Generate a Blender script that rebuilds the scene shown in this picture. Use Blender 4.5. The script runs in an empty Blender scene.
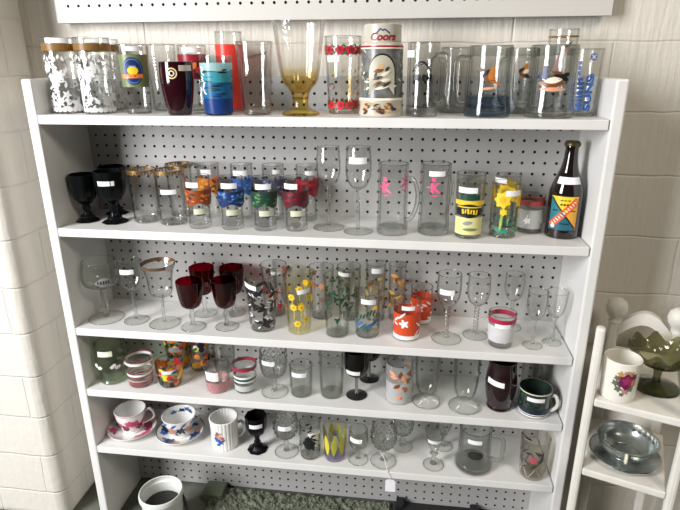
import bpy, math, random
from mathutils import Vector, Matrix
random.seed(7)
PI = math.pi
sc = bpy.context.scene
COL = sc.collection

# ------------------------------------------------------------------ materials
MATS = {}

def new_mat(name):
    m = bpy.data.materials.new(name)
    m.use_nodes = True
    nt = m.node_tree
    nt.nodes.clear()
    out = nt.nodes.new('ShaderNodeOutputMaterial')
    return m, nt, out

def paint(name, color, rough=.5, metal=0.0, coat=0.0, bump=0.0, bscale=60.0, spec=.5, vary=0.0, vscale=8.0, sub=0.0):
    if name in MATS: return MATS[name]
    m, nt, out = new_mat(name)
    b = nt.nodes.new('ShaderNodeBsdfPrincipled')
    b.inputs['Base Color'].default_value = (*color, 1)
    b.inputs['Roughness'].default_value = rough
    b.inputs['Metallic'].default_value = metal
    b.inputs['Coat Weight'].default_value = coat
    b.inputs['Specular IOR Level'].default_value = spec
    tc = nt.nodes.new('ShaderNodeTexCoord')
    if vary:
        n = nt.nodes.new('ShaderNodeTexNoise'); n.inputs['Scale'].default_value = vscale; n.inputs['Detail'].default_value = 5
        nt.links.new(tc.outputs['Object'], n.inputs['Vector'])
        r = nt.nodes.new('ShaderNodeValToRGB')
        r.color_ramp.elements[0].position = .3; r.color_ramp.elements[1].position = .7
        r.color_ramp.elements[0].color = (*[c * (1 - vary) for c in color], 1)
        r.color_ramp.elements[1].color = (*color, 1)
        nt.links.new(n.outputs['Fac'], r.inputs['Fac']); nt.links.new(r.outputs['Color'], b.inputs['Base Color'])
    if bump:
        n = nt.nodes.new('ShaderNodeTexNoise'); n.inputs['Scale'].default_value = bscale; n.inputs['Detail'].default_value = 6
        nt.links.new(tc.outputs['Object'], n.inputs['Vector'])
        bp = nt.nodes.new('ShaderNodeBump'); bp.inputs['Strength'].default_value = bump; bp.inputs['Distance'].default_value = .004
        nt.links.new(n.outputs['Fac'], bp.inputs['Height']); nt.links.new(bp.outputs['Normal'], b.inputs['Normal'])
    nt.links.new(b.outputs['BSDF'], out.inputs['Surface'])
    MATS[name] = m
    return m

def glass(name, tint=(.985, .99, .985), edge=(.42, .45, .42), rough=.02, grad=None, gloss=1.0, wavy=0.0):
    """thin-walled glass: tinted transmission that thickens towards the silhouette, with a Fresnel reflection.
    grad: [(pos, colour)...] a dye that changes over the height of the thing."""
    if name in MATS: return MATS[name]
    m, nt, out = new_mat(name)
    lw = nt.nodes.new('ShaderNodeLayerWeight'); lw.inputs['Blend'].default_value = .5
    r = nt.nodes.new('ShaderNodeValToRGB')
    e = r.color_ramp.elements
    e[0].position = 0.0; e[0].color = (*tint, 1)
    e[1].position = 1.0; e[1].color = (*edge, 1)
    a = e.new(.45); a.color = (*[t * .97 + g * .03 for t, g in zip(tint, edge)], 1)
    a = e.new(.80); a.color = (*[t * .66 + g * .34 for t, g in zip(tint, edge)], 1)
    nt.links.new(lw.outputs['Facing'], r.inputs['Fac'])
    tr = nt.nodes.new('ShaderNodeBsdfTransparent')
    colour = r.outputs['Color']
    if grad:
        tc = nt.nodes.new('ShaderNodeTexCoord'); sp = nt.nodes.new('ShaderNodeSeparateXYZ')
        nt.links.new(tc.outputs['Generated'], sp.inputs[0])
        g = nt.nodes.new('ShaderNodeValToRGB')
        ge = g.color_ramp.elements
        ge[0].position, ge[0].color = grad[0][0], (*grad[0][1], 1)
        ge[1].position, ge[1].color = grad[-1][0], (*grad[-1][1], 1)
        for p, c in grad[1:-1]:
            k = ge.new(p); k.color = (*c, 1)
        nt.links.new(sp.outputs['Z'], g.inputs['Fac'])
        mx = nt.nodes.new('ShaderNodeMix'); mx.data_type = 'RGBA'; mx.blend_type = 'MULTIPLY'; mx.inputs[0].default_value = 1
        nt.links.new(r.outputs['Color'], mx.inputs[6]); nt.links.new(g.outputs['Color'], mx.inputs[7])
        colour = mx.outputs[2]
    nt.links.new(colour, tr.inputs['Color'])
    gl = nt.nodes.new('ShaderNodeBsdfGlossy'); gl.inputs['Roughness'].default_value = rough
    gl.inputs['Color'].default_value = (gloss, gloss, gloss, 1)
    # Schlick reflectance, the same from either side of the thin wall
    pw = nt.nodes.new('ShaderNodeMath'); pw.operation = 'POWER'; pw.inputs[1].default_value = 5; nt.links.new(lw.outputs['Facing'], pw.inputs[0])
    fr = nt.nodes.new('ShaderNodeMath'); fr.operation = 'MULTIPLY_ADD'; fr.inputs[1].default_value = .85; fr.inputs[2].default_value = .045
    nt.links.new(pw.outputs[0], fr.inputs[0])
    if wavy:
        tc2 = nt.nodes.new('ShaderNodeTexCoord')
        n = nt.nodes.new('ShaderNodeTexNoise'); n.inputs['Scale'].default_value = 70; n.inputs['Detail'].default_value = 2
        nt.links.new(tc2.outputs['Object'], n.inputs['Vector'])
        bp = nt.nodes.new('ShaderNodeBump'); bp.inputs['Strength'].default_value = wavy; bp.inputs['Distance'].default_value = .003
        nt.links.new(n.outputs['Fac'], bp.inputs['Height'])
        for s in (gl, lw): nt.links.new(bp.outputs['Normal'], s.inputs['Normal'])
    mix = nt.nodes.new('ShaderNodeMixShader')
    nt.links.new(fr.outputs[0], mix.inputs[0]); nt.links.new(tr.outputs[0], mix.inputs[1]); nt.links.new(gl.outputs[0], mix.inputs[2])
    nt.links.new(mix.outputs[0], out.inputs['Surface'])
    MATS[name] = m
    return m

def solid_glass(name, color=(.98, .985, .975), ior=1.45, clear=.45, rough=.0):
    """thick lumps of glass (stems, knobs, heavy bases, handles): refracting, part of the light passing straight on"""
    if name in MATS: return MATS[name]
    m, nt, out = new_mat(name)
    g = nt.nodes.new('ShaderNodeBsdfGlass'); g.inputs['Color'].default_value = (*color, 1); g.inputs['IOR'].default_value = ior
    g.inputs['Roughness'].default_value = rough
    t = nt.nodes.new('ShaderNodeBsdfTransparent'); t.inputs['Color'].default_value = (*[c * .9 for c in color], 1)
    mix = nt.nodes.new('ShaderNodeMixShader'); mix.inputs[0].default_value = clear
    nt.links.new(g.outputs[0], mix.inputs[1]); nt.links.new(t.outputs[0], mix.inputs[2]); nt.links.new(mix.outputs[0], out.inputs['Surface'])
    MATS[name] = m
    return m

def frosted(name, color, through=.35, rough=.5):
    if name in MATS: return MATS[name]
    m, nt, out = new_mat(name)
    b = nt.nodes.new('ShaderNodeBsdfPrincipled'); b.inputs['Base Color'].default_value = (*color, 1); b.inputs['Roughness'].default_value = rough
    t = nt.nodes.new('ShaderNodeBsdfTransparent'); t.inputs['Color'].default_value = (*color, 1)
    mix = nt.nodes.new('ShaderNodeMixShader'); mix.inputs[0].default_value = through
    nt.links.new(b.outputs[0], mix.inputs[1]); nt.links.new(t.outputs[0], mix.inputs[2]); nt.links.new(mix.outputs[0], out.inputs['Surface'])
    MATS[name] = m
    return m

def block_wall(name, color, row, zoff, width, drip=0.0, mortar=.008, lines=1.0):
    m, nt, out = new_mat(name)
    b = nt.nodes.new('ShaderNodeBsdfPrincipled'); b.inputs['Roughness'].default_value = .55
    b.inputs['Specular IOR Level'].default_value = .3
    g = nt.nodes.new('ShaderNodeNewGeometry'); sp = nt.nodes.new('ShaderNodeSeparateXYZ'); nt.links.new(g.outputs['Position'], sp.inputs[0])
    ad = nt.nodes.new('ShaderNodeMath'); nt.links.new(sp.outputs[0], ad.inputs[0]); nt.links.new(sp.outputs[1], ad.inputs[1])
    az = nt.nodes.new('ShaderNodeMath'); az.inputs[1].default_value = -zoff + row * 40; nt.links.new(sp.outputs[2], az.inputs[0])
    cb = nt.nodes.new('ShaderNodeCombineXYZ'); nt.links.new(ad.outputs[0], cb.inputs[0]); nt.links.new(az.outputs[0], cb.inputs[1])
    # hand-laid courses are not ruler straight
    nz = nt.nodes.new('ShaderNodeTexNoise'); nz.inputs['Scale'].default_value = 9; nt.links.new(g.outputs['Position'], nz.inputs['Vector'])
    wob = nt.nodes.new('ShaderNodeVectorMath'); wob.operation = 'SCALE'; wob.inputs[3].default_value = .012
    nt.links.new(nz.outputs['Color'], wob.inputs[0])
    av = nt.nodes.new('ShaderNodeVectorMath'); nt.links.new(cb.outputs[0], av.inputs[0]); nt.links.new(wob.outputs[0], av.inputs[1])
    br = nt.nodes.new('ShaderNodeTexBrick'); br.inputs['Scale'].default_value = 1
    br.inputs['Brick Width'].default_value = width; br.inputs['Row Height'].default_value = row
    br.inputs['Mortar Size'].default_value = mortar; br.inputs['Mortar Smooth'].default_value = 1.0; br.inputs['Bias'].default_value = 0
    nt.links.new(av.outputs[0], br.inputs['Vector'])
    no = nt.nodes.new('ShaderNodeTexNoise'); no.inputs['Scale'].default_value = 42; no.inputs['Detail'].default_value = 8
    nt.links.new(g.outputs['Position'], no.inputs['Vector'])
    mp = nt.nodes.new('ShaderNodeMapping'); mp.inputs['Scale'].default_value = (75, 75, 7); nt.links.new(g.outputs['Position'], mp.inputs['Vector'])
    dn = nt.nodes.new('ShaderNodeTexNoise'); dn.inputs['Scale'].default_value = 1; dn.inputs['Detail'].default_value = 4; nt.links.new(mp.outputs[0], dn.inputs['Vector'])
    # height = noise*.5 + drips - mortar
    h1 = nt.nodes.new('ShaderNodeMath'); h1.operation = 'MULTIPLY'; h1.inputs[1].default_value = .5; nt.links.new(no.outputs['Fac'], h1.inputs[0])
    h2 = nt.nodes.new('ShaderNodeMath'); h2.operation = 'MULTIPLY_ADD'; h2.inputs[1].default_value = drip; nt.links.new(dn.outputs['Fac'], h2.inputs[0]); nt.links.new(h1.outputs[0], h2.inputs[2])
    h3 = nt.nodes.new('ShaderNodeMath'); h3.operation = 'MULTIPLY_ADD'; h3.inputs[1].default_value = -lines; nt.links.new(br.outputs['Fac'], h3.inputs[0]); nt.links.new(h2.outputs[0], h3.inputs[2])
    bp = nt.nodes.new('ShaderNodeBump'); bp.inputs['Strength'].default_value = .55; bp.inputs['Distance'].default_value = .006
    nt.links.new(h3.outputs[0], bp.inputs['Height']); nt.links.new(bp.outputs['Normal'], b.inputs['Normal'])
    b.inputs['Base Color'].default_value = (*color, 1)
    nt.links.new(b.outputs['BSDF'], out.inputs['Surface'])
    return m

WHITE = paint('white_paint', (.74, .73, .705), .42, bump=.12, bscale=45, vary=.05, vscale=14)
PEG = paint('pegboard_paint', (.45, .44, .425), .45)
STICK = paint('sticker_paper', (.88, .87, .88), .6)
BLACKG = paint('black_glass', (.004, .0045, .005), .22, spec=.14)
GOLD = paint('gold_trim', (.50, .31, .12), .32, metal=.9)
CLEARS = ('clear_glass', 'clear_glass_grey', 'heavy_glass', 'cut_glass')
CHINA = paint('white_china', (.82, .81, .78), .15, coat=.6)
CLEAR = glass('clear_glass', (.974, .977, .972), (.24, .25, .24))
CLEAR2 = glass('clear_glass_grey', (.948, .955, .944), (.19, .205, .19))
HEAVY = glass('heavy_glass', (.935, .94, .935), (.13, .14, .135), wavy=.12)
FOOT = glass('clear_foot_glass', (.985, .99, .985), (.55, .58, .55))
CUT = glass('cut_glass', (.955, .96, .955), (.16, .17, .165), wavy=.7)
LUMP = solid_glass('thick_glass')

# ------------------------------------------------------------------ mesh building
class MB:
    def __init__(s): s.v = []; s.f = []; s.m = []
    def add(s, verts, faces, mi=0):
        o = len(s.v); s.v += [tuple(v) for v in verts]
        for f in faces: s.f.append(tuple(o + i for i in f)); s.m.append(mi)
    def build(s, name, mats, parent=None, smooth=True, angle=38, bevel=0):
        me = bpy.data.meshes.new(name); me.from_pydata(s.v, [], s.f)
        for m in (mats if isinstance(mats, (list, tuple)) else [mats]): me.materials.append(m)
        for p, mi in zip(me.polygons, s.m): p.material_index = mi; p.use_smooth = smooth
        if smooth: me.set_sharp_from_angle(angle=math.radians(angle))
        me.update()
        o = bpy.data.objects.new(name, me); COL.objects.link(o)
        if parent is not None: o.parent = parent
        if bevel:
            b = o.modifiers.new('bevel', 'BEVEL'); b.width = bevel; b.segments = 2; b.limit_method = 'ANGLE'
        return o

def box(mb, x0, x1, y0, y1, z0, z1, mi=0):
    v = [(x0, y0, z0), (x1, y0, z0), (x1, y1, z0), (x0, y1, z0), (x0, y0, z1), (x1, y0, z1), (x1, y1, z1), (x0, y1, z1)]
    mb.add(v, [(0, 3, 2, 1), (4, 5, 6, 7), (0, 1, 5, 4), (1, 2, 6, 5), (2, 3, 7, 6), (3, 0, 4, 7)], mi)

def lathe(mb, prof, seg=48, mod=None, mi=0):
    """prof runs from the axis below, up the outside, down the inside to the axis again"""
    idx = []; V = []
    for r, z in prof:
        if r < 1e-6: idx.append([len(V)]); V.append((0, 0, z))
        else:
            ring = []
            for k in range(seg):
                t = 2 * PI * k / seg
                rr, zz = (r, z) if mod is None else mod(r, z, t)
                ring.append(len(V)); V.append((rr * math.sin(t), -rr * math.cos(t), zz))
            idx.append(ring)
    F = []
    for a, b in zip(idx, idx[1:]):
        if len(a) == 1 and len(b) == 1: continue
        for k in range(seg):
            k2 = (k + 1) % seg
            if len(a) == 1: F.append((a[0], b[k2], b[k]))
            elif len(b) == 1: F.append((a[k], a[k2], b[0]))
            else: F.append((a[k], a[k2], b[k2], b[k]))
    mb.add(V, F, mi)

def catmull(pts, n=6):
    out = []
    P = [pts[0]] + list(pts) + [pts[-1]]
    for i in range(1, len(P) - 2):
        for k in range(n):
            t = k / n; q = []
            for d in range(len(pts[0])):
                a, b, c, e = P[i - 1][d], P[i][d], P[i + 1][d], P[i + 2][d]
                q.append(.5 * (2 * b + (c - a) * t + (2 * a - 5 * b + 4 * c - e) * t * t + (3 * b - a - 3 * c + e) * t ** 3))
            out.append(tuple(q))
    out.append(tuple(pts[-1]))
    return out

def tube(mb, pts, r, seg=10, flat=1.0, mi=0, cap=True):
    """sweep a circle (or an oval, flat = ratio) of radius r (or a list of radii) along pts"""
    pts = [Vector(p) for p in pts]; n = len(pts)
    rs = r if isinstance(r, (list, tuple)) else [r] * n
    V = []; F = []
    ref = None
    for i, p in enumerate(pts):
        t = (pts[min(i + 1, n - 1)] - pts[max(i - 1, 0)]).normalized()
        if ref is None:
            ref = Vector((0, 1, 0)) if abs(t.y) < .9 else Vector((1, 0, 0))
        a = (ref - t * ref.dot(t)).normalized(); b = t.cross(a); ref = a
        for k in range(seg):
            q = 2 * PI * k / seg
            V.append(p + a * (rs[i] * flat * math.cos(q)) + b * (rs[i] * math.sin(q)))
    for i in range(n - 1):
        for k in range(seg):
            k2 = (k + 1) % seg
            F.append((i * seg + k, i * seg + k2, (i + 1) * seg + k2, (i + 1) * seg + k))
    if cap:
        F.append(tuple(range(seg))[::-1]); F.append(tuple((n - 1) * seg + k for k in range(seg)))
    mb.add(V, F, mi)

def prism(mb, outline, y0, y1, mi=0):
    """outline in x,z, extruded from y0 to y1"""
    n = len(outline)
    V = [(x, y0, z) for x, z in outline] + [(x, y1, z) for x, z in outline]
    F = [tuple(range(n)), tuple(range(2 * n - 1, n - 1, -1))] + [(i, i + n, (i + 1) % n + n, (i + 1) % n) for i in range(n)]
    mb.add(V, F, mi)

# ---- shapes printed on a round surface; s = arc length from the side facing the viewer
def circle(r, n=14, sx=1.0): return [(r * sx * math.cos(2 * PI * k / n), r * math.sin(2 * PI * k / n)) for k in range(n)]
def flower(r, n=5, depth=.42, rot=0, k=6):
    return [((r * (1 - depth * (.5 + .5 * math.cos(n * a)))) * math.cos(a + rot), (r * (1 - depth * (.5 + .5 * math.cos(n * a)))) * math.sin(a + rot)) for a in [2 * PI * i / (n * k) for i in range(n * k)]]
def leaf(l, w, rot=0, n=7):
    up = [(-l / 2 + l * i / n, w / 2 * math.sin(PI * i / n) ** .8) for i in range(n + 1)]
    pts = up + [(x, -z) for x, z in up[-2:0:-1]]
    c, s = math.cos(rot), math.sin(rot)
    return [(x * c - z * s, x * s + z * c) for x, z in pts]
def rect(w, h, rot=0, n=5):
    pts = [(-w / 2 + w * i / n, -h / 2) for i in range(n + 1)] + [(w / 2 - w * i / n, h / 2) for i in range(n + 1)]
    c, s = math.cos(rot), math.sin(rot)
    return [(x * c - z * s, x * s + z * c) for x, z in pts]
def jag(r, n=9, amt=.4):
    return [(r * (1 - amt * random.random()) * math.cos(2 * PI * i / n), r * (1 - amt * random.random()) * math.sin(2 * PI * i / n)) for i in range(n)]

class Vessel:
    """a thing on a shelf: an Empty at its base with its parts; R(z) is the outside radius for prints and stickers"""
    def __init__(s, name, label, cat, loc, rot, group=None):
        s.root = bpy.data.objects.new(name, None); COL.objects.link(s.root)
        s.root.empty_display_size = .02
        s.root.location = loc; s.root.rotation_euler = (0, 0, rot)
        s.root['label'] = label; s.root['category'] = cat
        if group: s.root['group'] = group
        s.outer = None
    def R(s, z):
        o = s.outer
        if z <= o[0][1]: return o[0][0]
        for (r0, z0), (r1, z1) in zip(o, o[1:]):
            if z0 <= z <= z1: return r0 + (r1 - r0) * ((z - z0) / (z1 - z0) if z1 > z0 else 0)
        return o[-1][0]
    def shell(s, outer, t, base, m, part='glass_body', seg=48, mod=None, z0=None, angle=38):
        """hollow lathe: outer profile rising, wall t thick, floor 'base' thick"""
        zb = outer[0][1]
        outer = [(r, max(z, zb)) for r, z in outer]
        s.outer = outer
        inner = [(max(r - t, .0005), z) for r, z in outer if z > zb + base]
        def ri(z):
            return max(s.R(z) - t, .0005)
        prof = [(0, zb)] + list(outer) + [(outer[-1][0] - t * .5, outer[-1][1] + t * .35)] + inner[::-1] + [(ri(zb + base) * .96, zb + base + .0006), (0, zb + base)]
        mb = MB(); lathe(mb, prof, seg, mod)
        o = mb.build(part, m, s.root, angle=angle)
        if m.name in CLEARS and mod is None:
            rr, zz = outer[-1]; mb = MB(); lathe(mb, [(rr - t / 2 + (t / 2 + .0002) * math.cos(q), zz + .0007 * math.sin(q)) for q in [2 * PI * k / 8 for k in range(9)]], seg)
            mb.build('rim', LUMP, s.root)
        return o
    def lump(s, prof, m, part, seg=40, mod=None, angle=38, parent=None):
        mb = MB(); lathe(mb, prof, seg, mod); return mb.build(part, m, parent or s.root, angle=angle)
    def pt(s, a, z, off): 
        z = max(z, .0008)
        r = s.R(z) + off
        return (r * math.sin(a), -r * math.cos(a), z)
    def patch(s, mb, a0, a1, z0, z1, off=.0006, mi=0, nu=None, nv=6, slant=0):
        nu = nu or max(3, int(abs(a1 - a0) / .12))
        V = []; F = []
        for j in range(nv + 1):
            for i in range(nu + 1):
                a = a0 + (a1 - a0) * i / nu
                V.append(s.pt(a, z0 + (z1 - z0) * j / nv + slant * (i / nu - .5), off))
        for j in range(nv):
            for i in range(nu):
                q = j * (nu + 1) + i; F.append((q, q + 1, q + nu + 2, q + nu + 1))
        mb.add(V, F, mi)
    def sticker(s, deg, z, w=.034, h=.011, tilt=0.0, part='price_sticker', m=None, off=.0009):
        a = math.radians(deg); r = s.R(z); mb = MB()
        s.patch(mb, a - w / 2 / r, a + w / 2 / r, z - h / 2, z + h / 2, off, nv=2, slant=tilt)
        return mb.build(part, m or STICK, s.root)
    def band(s, z0, z1, m, part='painted_band', off=.0006, nv=3):
        mb = MB(); s.patch(mb, 0, 2 * PI, z0, z1, off, nu=48, nv=nv)
        return mb.build(part, m, s.root)
    def blob(s, mb, sc_, z, poly, mi=0, off=.0007, a=None, dome=0.0):
        """poly drawn round arc length sc_ (or angle a) and height z"""
        r = s.R(z); a = sc_ / r if a is None else a
        n = len(poly); V = [s.pt(a, z, off + dome)]
        for k in (.5, 1.0):
            V += [s.pt(a + k * x / r, z + k * y, off + (dome * .72 if k < 1 else -.0006 * (dome > 0))) for x, y in poly]
        F = []
        for i in range(n):
            j = (i + 1) % n
            F.append((0, 1 + i, 1 + j)); F.append((1 + i, 1 + n + i, 1 + n + j, 1 + j))
        mb.add(V, F, mi)
    def text(s, mb, string, size, a, z, rot=0.0, mi=0, off=.0012, shear=0.0, bold=0.0, arc=0.0, sx=1.0):
        cu = bpy.data.curves.new('lettering', 'FONT'); cu.body = string; cu.size = size; cu.align_x = 'CENTER'; cu.align_y = 'CENTER'
        cu.shear = shear; cu.resolution_u = 3; cu.offset = bold
        ob = bpy.data.objects.new('lettering', cu); COL.objects.link(ob)
        dg = bpy.context.evaluated_depsgraph_get(); me = ob.evaluated_get(dg).to_mesh()
        r = s.R(z); c, sn = math.cos(rot), math.sin(rot)
        V = []
        for v in me.vertices:
            x, y = v.co.x * sx, v.co.y
            y -= arc * x * x
            x, y = x * c - y * sn, x * sn + y * c
            V.append(s.pt(a + x / r, z + y, off))
        F = [tuple(p.vertices) for p in me.polygons]
        mb.add(V, F, mi)
        ob.evaluated_get(dg).to_mesh_clear()
        bpy.data.objects.remove(ob); bpy.data.curves.remove(cu)
    def done(s, mb, part, mats): return mb.build(part, mats, s.root)
    def handle(s, deg, z0, z1, reach, r, m, flat=.75, part='handle', square=0.0, seg=12):
        """a loop from height z1 down to z0, standing out by reach, at angle deg"""
        ra, rb = s.R(z1) - .0015, s.R(z0) - .0015
        if square: P = [(ra, z1), (ra + reach * .75, z1 + .002), (ra + reach, z1 - (z1 - z0) * .14), (ra + reach, (z0 + z1) / 2), (ra + reach * .96, z0 + (z1 - z0) * .16), (rb + reach * .62, z0 + .001), (rb, z0)]
        else: P = [(ra, z1), (ra + reach * .6, z1 + .003), (ra + reach, z1 - (z1 - z0) * .28), (ra + reach * .92, z0 + (z1 - z0) * .35), (rb + reach * .5, z0 + (z1 - z0) * .06), (rb, z0)]
        P = catmull(P, 5); a = math.radians(deg)
        pts = [(p * math.sin(a), -p * math.cos(a), z) for p, z in P]
        mb = MB(); tube(mb, pts, r, seg, flat)
        return mb.build(part, m, s.root, angle=60)

CAM = Vector((0.21686, -1.11646, 0.30139))
SHELF = [0.2, -0.05319, -0.30723, -0.48050, -0.65567]

def put(name, label, cat, sh, x, y, group=None, turn=0.0):
    rot = math.atan2(CAM.x - x, -(CAM.y - y))
    return Vessel(name, label, cat, (x, y, SHELF[sh] + .0004), rot + math.radians(turn), group)

def tumbler(v, h, rb, rt, t=.0022, base=.007, m=None, bulge=0.0, foot=.0, seg=48, mod=None, part='glass_body', flare=0.0):
    pts = [(rb * .94, 0), (rb, .0025)]
    for i in range(1, 11):
        f = i / 10
        pts.append((rb + (rt - rb) * (f + flare * (f * f - f)) + bulge * math.sin(PI * f), .0025 + (h - .0025) * f))
    v.shell(pts, t, base, m or CLEAR, part, seg, mod)
    if (m or CLEAR).name in CLEARS:
        v.lump([(0, .0006), (rb * .90, .0006), (rb * .955, .0025), (rb * .93, base * .8), (rb * .7, base * .95), (0, base * .9)], LUMP, 'thick_base', 40)
    return v

def stemware(v, h, rf, bowl, zb, m=None, stem_r=.0035, knob=None, mf=None, ms=None, twist=None, t=.0016, mod=None, smod=None, seg=44, foot_h=.004, foot_mod=None):
    """bowl: list of (radius, fraction of bowl height) from the stem upwards; zb: height where the bowl starts"""
    ms = ms or LUMP; m = m or CLEAR; mf = mf or m
    if mf.name in CLEARS:
        mf = FOOT
        mb = MB(); lathe(mb, [(rf - .0008 + .0011 * math.cos(q), .0012 + .0010 * math.sin(q)) for q in [2 * PI * k / 8 for k in range(9)]], 44); mb.build('foot_rim', LUMP, v.root)
    v.lump([(0, 0), (rf * .97, 0), (rf, .0012), (rf * .93, .0024), (rf * .55, foot_h), (stem_r * 1.9, foot_h * 1.7), (0, foot_h * 1.8)], mf, 'foot', 44, foot_mod)
    prof = [(0, foot_h * 1.3), (stem_r * 1.7, foot_h * 1.5), (stem_r * 1.15, foot_h * 1.5 + .006)]
    z0, z1 = foot_h * 1.5 + .006, zb - .003
    if knob:
        for f, k in knob: prof.append((stem_r * k, z0 + (z1 - z0) * f))
    elif twist:
        for i in range(1, 24): prof.append((stem_r, z0 + (z1 - z0) * i / 24))
    prof += [(stem_r * 1.2, z1), (stem_r * 2.0, zb + .001), (0, zb + .0015)]
    sm = smod
    if twist:
        def sm(r, z, a): return (r * (1 + .28 * math.cos(3 * (a + twist * z))) if z0 < z < z1 else r, z)
    v.lump(prof, ms, 'stem', 18 if not (twist or smod) else 24, sm, 50)
    pts = catmull([(max(r, .002), zb + (h - zb) * f) for r, f in bowl], 5)
    v.shell(pts, t, .003, m, 'bowl', seg, mod)
    return v

# ------------------------------------------------------------------ the setting
def struct(o, kind='structure'):
    o['kind'] = kind; return o

WALLB = block_wall('painted_block_back', (.66, .62, .55), .1437, .0625, .42, drip=1.1, mortar=.0035, lines=.55)
WALLL = block_wall('painted_block_left', (.66, .625, .56), .123, -.084, .30, drip=.5, mortar=.004, lines=.6)
mb = MB(); box(mb, -2.4, 2.6, .20, .32, -.925, 1.7); struct(mb.build('wall_back', WALLB))
mb = MB(); box(mb, -2.4, -.709, .0, .1995, -.925, 1.7); o = struct(mb.build('wall_left', WALLL))
b = o.modifiers.new('bevel', 'BEVEL'); b.width = .030; b.segments = 6; b.limit_method = 'ANGLE'
FLOORM = paint('concrete_floor', (.16, .165, .13), .8, bump=.3, bscale=30, vary=.35, vscale=12)
mb = MB(); box(mb, -2.4, 2.6, -3.2, .32, -.985, -.925); struct(mb.build('floor', FLOORM))

HARDB = paint('dark_hole_hardboard', (.035, .025, .018), .9)  # hardboard brown of the hole edges, darkened to put shade into the holes
def pegboard(name, xs, zs, x0, x1, z0, z1, y, pitch, parent, rad=.0034, thick=.0045, m=PEG):
    """a sheet with real drilled holes; xs, zs are hole centres"""
    mb = MB(); n = 10
    p = pitch / 2
    for x in xs:
        for z in zs:
            inner = [(x + rad * math.cos(2 * PI * k / 8 + PI / 8), z + rad * math.sin(2 * PI * k / 8 + PI / 8)) for k in range(8)]
            outer = [(x + p, z + p * .414), (x + p * .414, z + p), (x - p * .414, z + p), (x - p, z + p * .414), (x - p, z - p * .414), (x - p * .414, z - p), (x + p * .414, z - p), (x + p, z - p * .414)]
            cor = [(x + p, z + p), (x - p, z + p), (x - p, z - p), (x + p, z - p)]
            V = [(a, y, c) for a, c in inner + outer + cor] + [(a, y + thick, c) for a, c in inner]
            F = [(k, (k + 1) % 8, 8 + (k + 1) % 8, 8 + k) for k in range(8)]
            F = [f[::-1] for f in F]
            F += [(8, 16, 9), (10, 17, 11), (12, 18, 13), (14, 19, 15)]
            mb.add(V, F)
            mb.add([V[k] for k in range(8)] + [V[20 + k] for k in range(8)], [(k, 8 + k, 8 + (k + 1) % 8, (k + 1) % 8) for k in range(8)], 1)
    X0, X1, Z0, Z1 = xs[0] - p, xs[-1] + p, zs[0] - p, zs[-1] + p
    def strip(a, b_, c, d):
        if b_ - a > 1e-5 and d - c > 1e-5: mb.add([(a, y, c), (b_, y, c), (b_, y, d), (a, y, d)], [(0, 1, 2, 3)])
    strip(x0, X0, z0, z1); strip(X1, x1, z0, z1); strip(X0, X1, z0, Z0); strip(X0, X1, Z1, z1)
    e = y + thick
    mb.add([(x0, y, z0), (x1, y, z0), (x1, e, z0), (x0, e, z0)], [(0, 3, 2, 1)])
    mb.add([(x0, y, z1), (x1, y, z1), (x1, e, z1), (x0, e, z1)], [(0, 1, 2, 3)])
    mb.add([(x0, y, z0), (x0, e, z0), (x0, e, z1), (x0, y, z1)], [(0, 1, 2, 3)])
    mb.add([(x1, y, z0), (x1, e, z0), (x1, e, z1), (x1, y, z1)], [(0, 3, 2, 1)])
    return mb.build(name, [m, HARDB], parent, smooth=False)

PITCH = .0252
unit = bpy.data.objects.new('shelf_unit', None); COL.objects.link(unit); unit.location = (0, 0, -.925)
unit['label'] = 'tall white painted shelf unit with pegboard back, full of glassware'; unit['category'] = 'shelf'
DZ = .925
def side(x0, x1):
    mb = MB()
    box(mb, x0, x1, 0, .187, 0, .2735 + DZ)
    return mb.build('side_panel', WHITE, unit, smooth=False, bevel=.004)
side(-.6085, -.585); side(.585, .6085)
for z in SHELF:
    mb = MB(); box(mb, -.5835, .5828, 0, .1825, z - .0195 + DZ, z + DZ)
    mb.build('shelf', WHITE, unit, smooth=False, bevel=.0015)
xs = [-.0877 + PITCH * k for k in range(-19, 27)]
zs = [.1363 + DZ + PITCH * k for k in range(-41, 6)]
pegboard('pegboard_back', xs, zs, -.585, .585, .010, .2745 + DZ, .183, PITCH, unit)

mb = MB(); box(mb, -.584, .584, .1895, .1985, .012, .272 + DZ); mb.build('hole_darkening_sheet', HARDB, unit, smooth=False)  # unseen sheet added behind the pegboard so its holes look black
xs = [-.6021 + .0254 * k for k in range(1, 48)]
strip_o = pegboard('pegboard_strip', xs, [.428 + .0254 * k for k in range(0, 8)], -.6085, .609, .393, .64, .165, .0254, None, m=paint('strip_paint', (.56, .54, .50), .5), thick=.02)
strip_o['label'] = 'white pegboard strip fixed on the wall above the glass shelves'; strip_o['category'] = 'pegboard'

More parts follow.
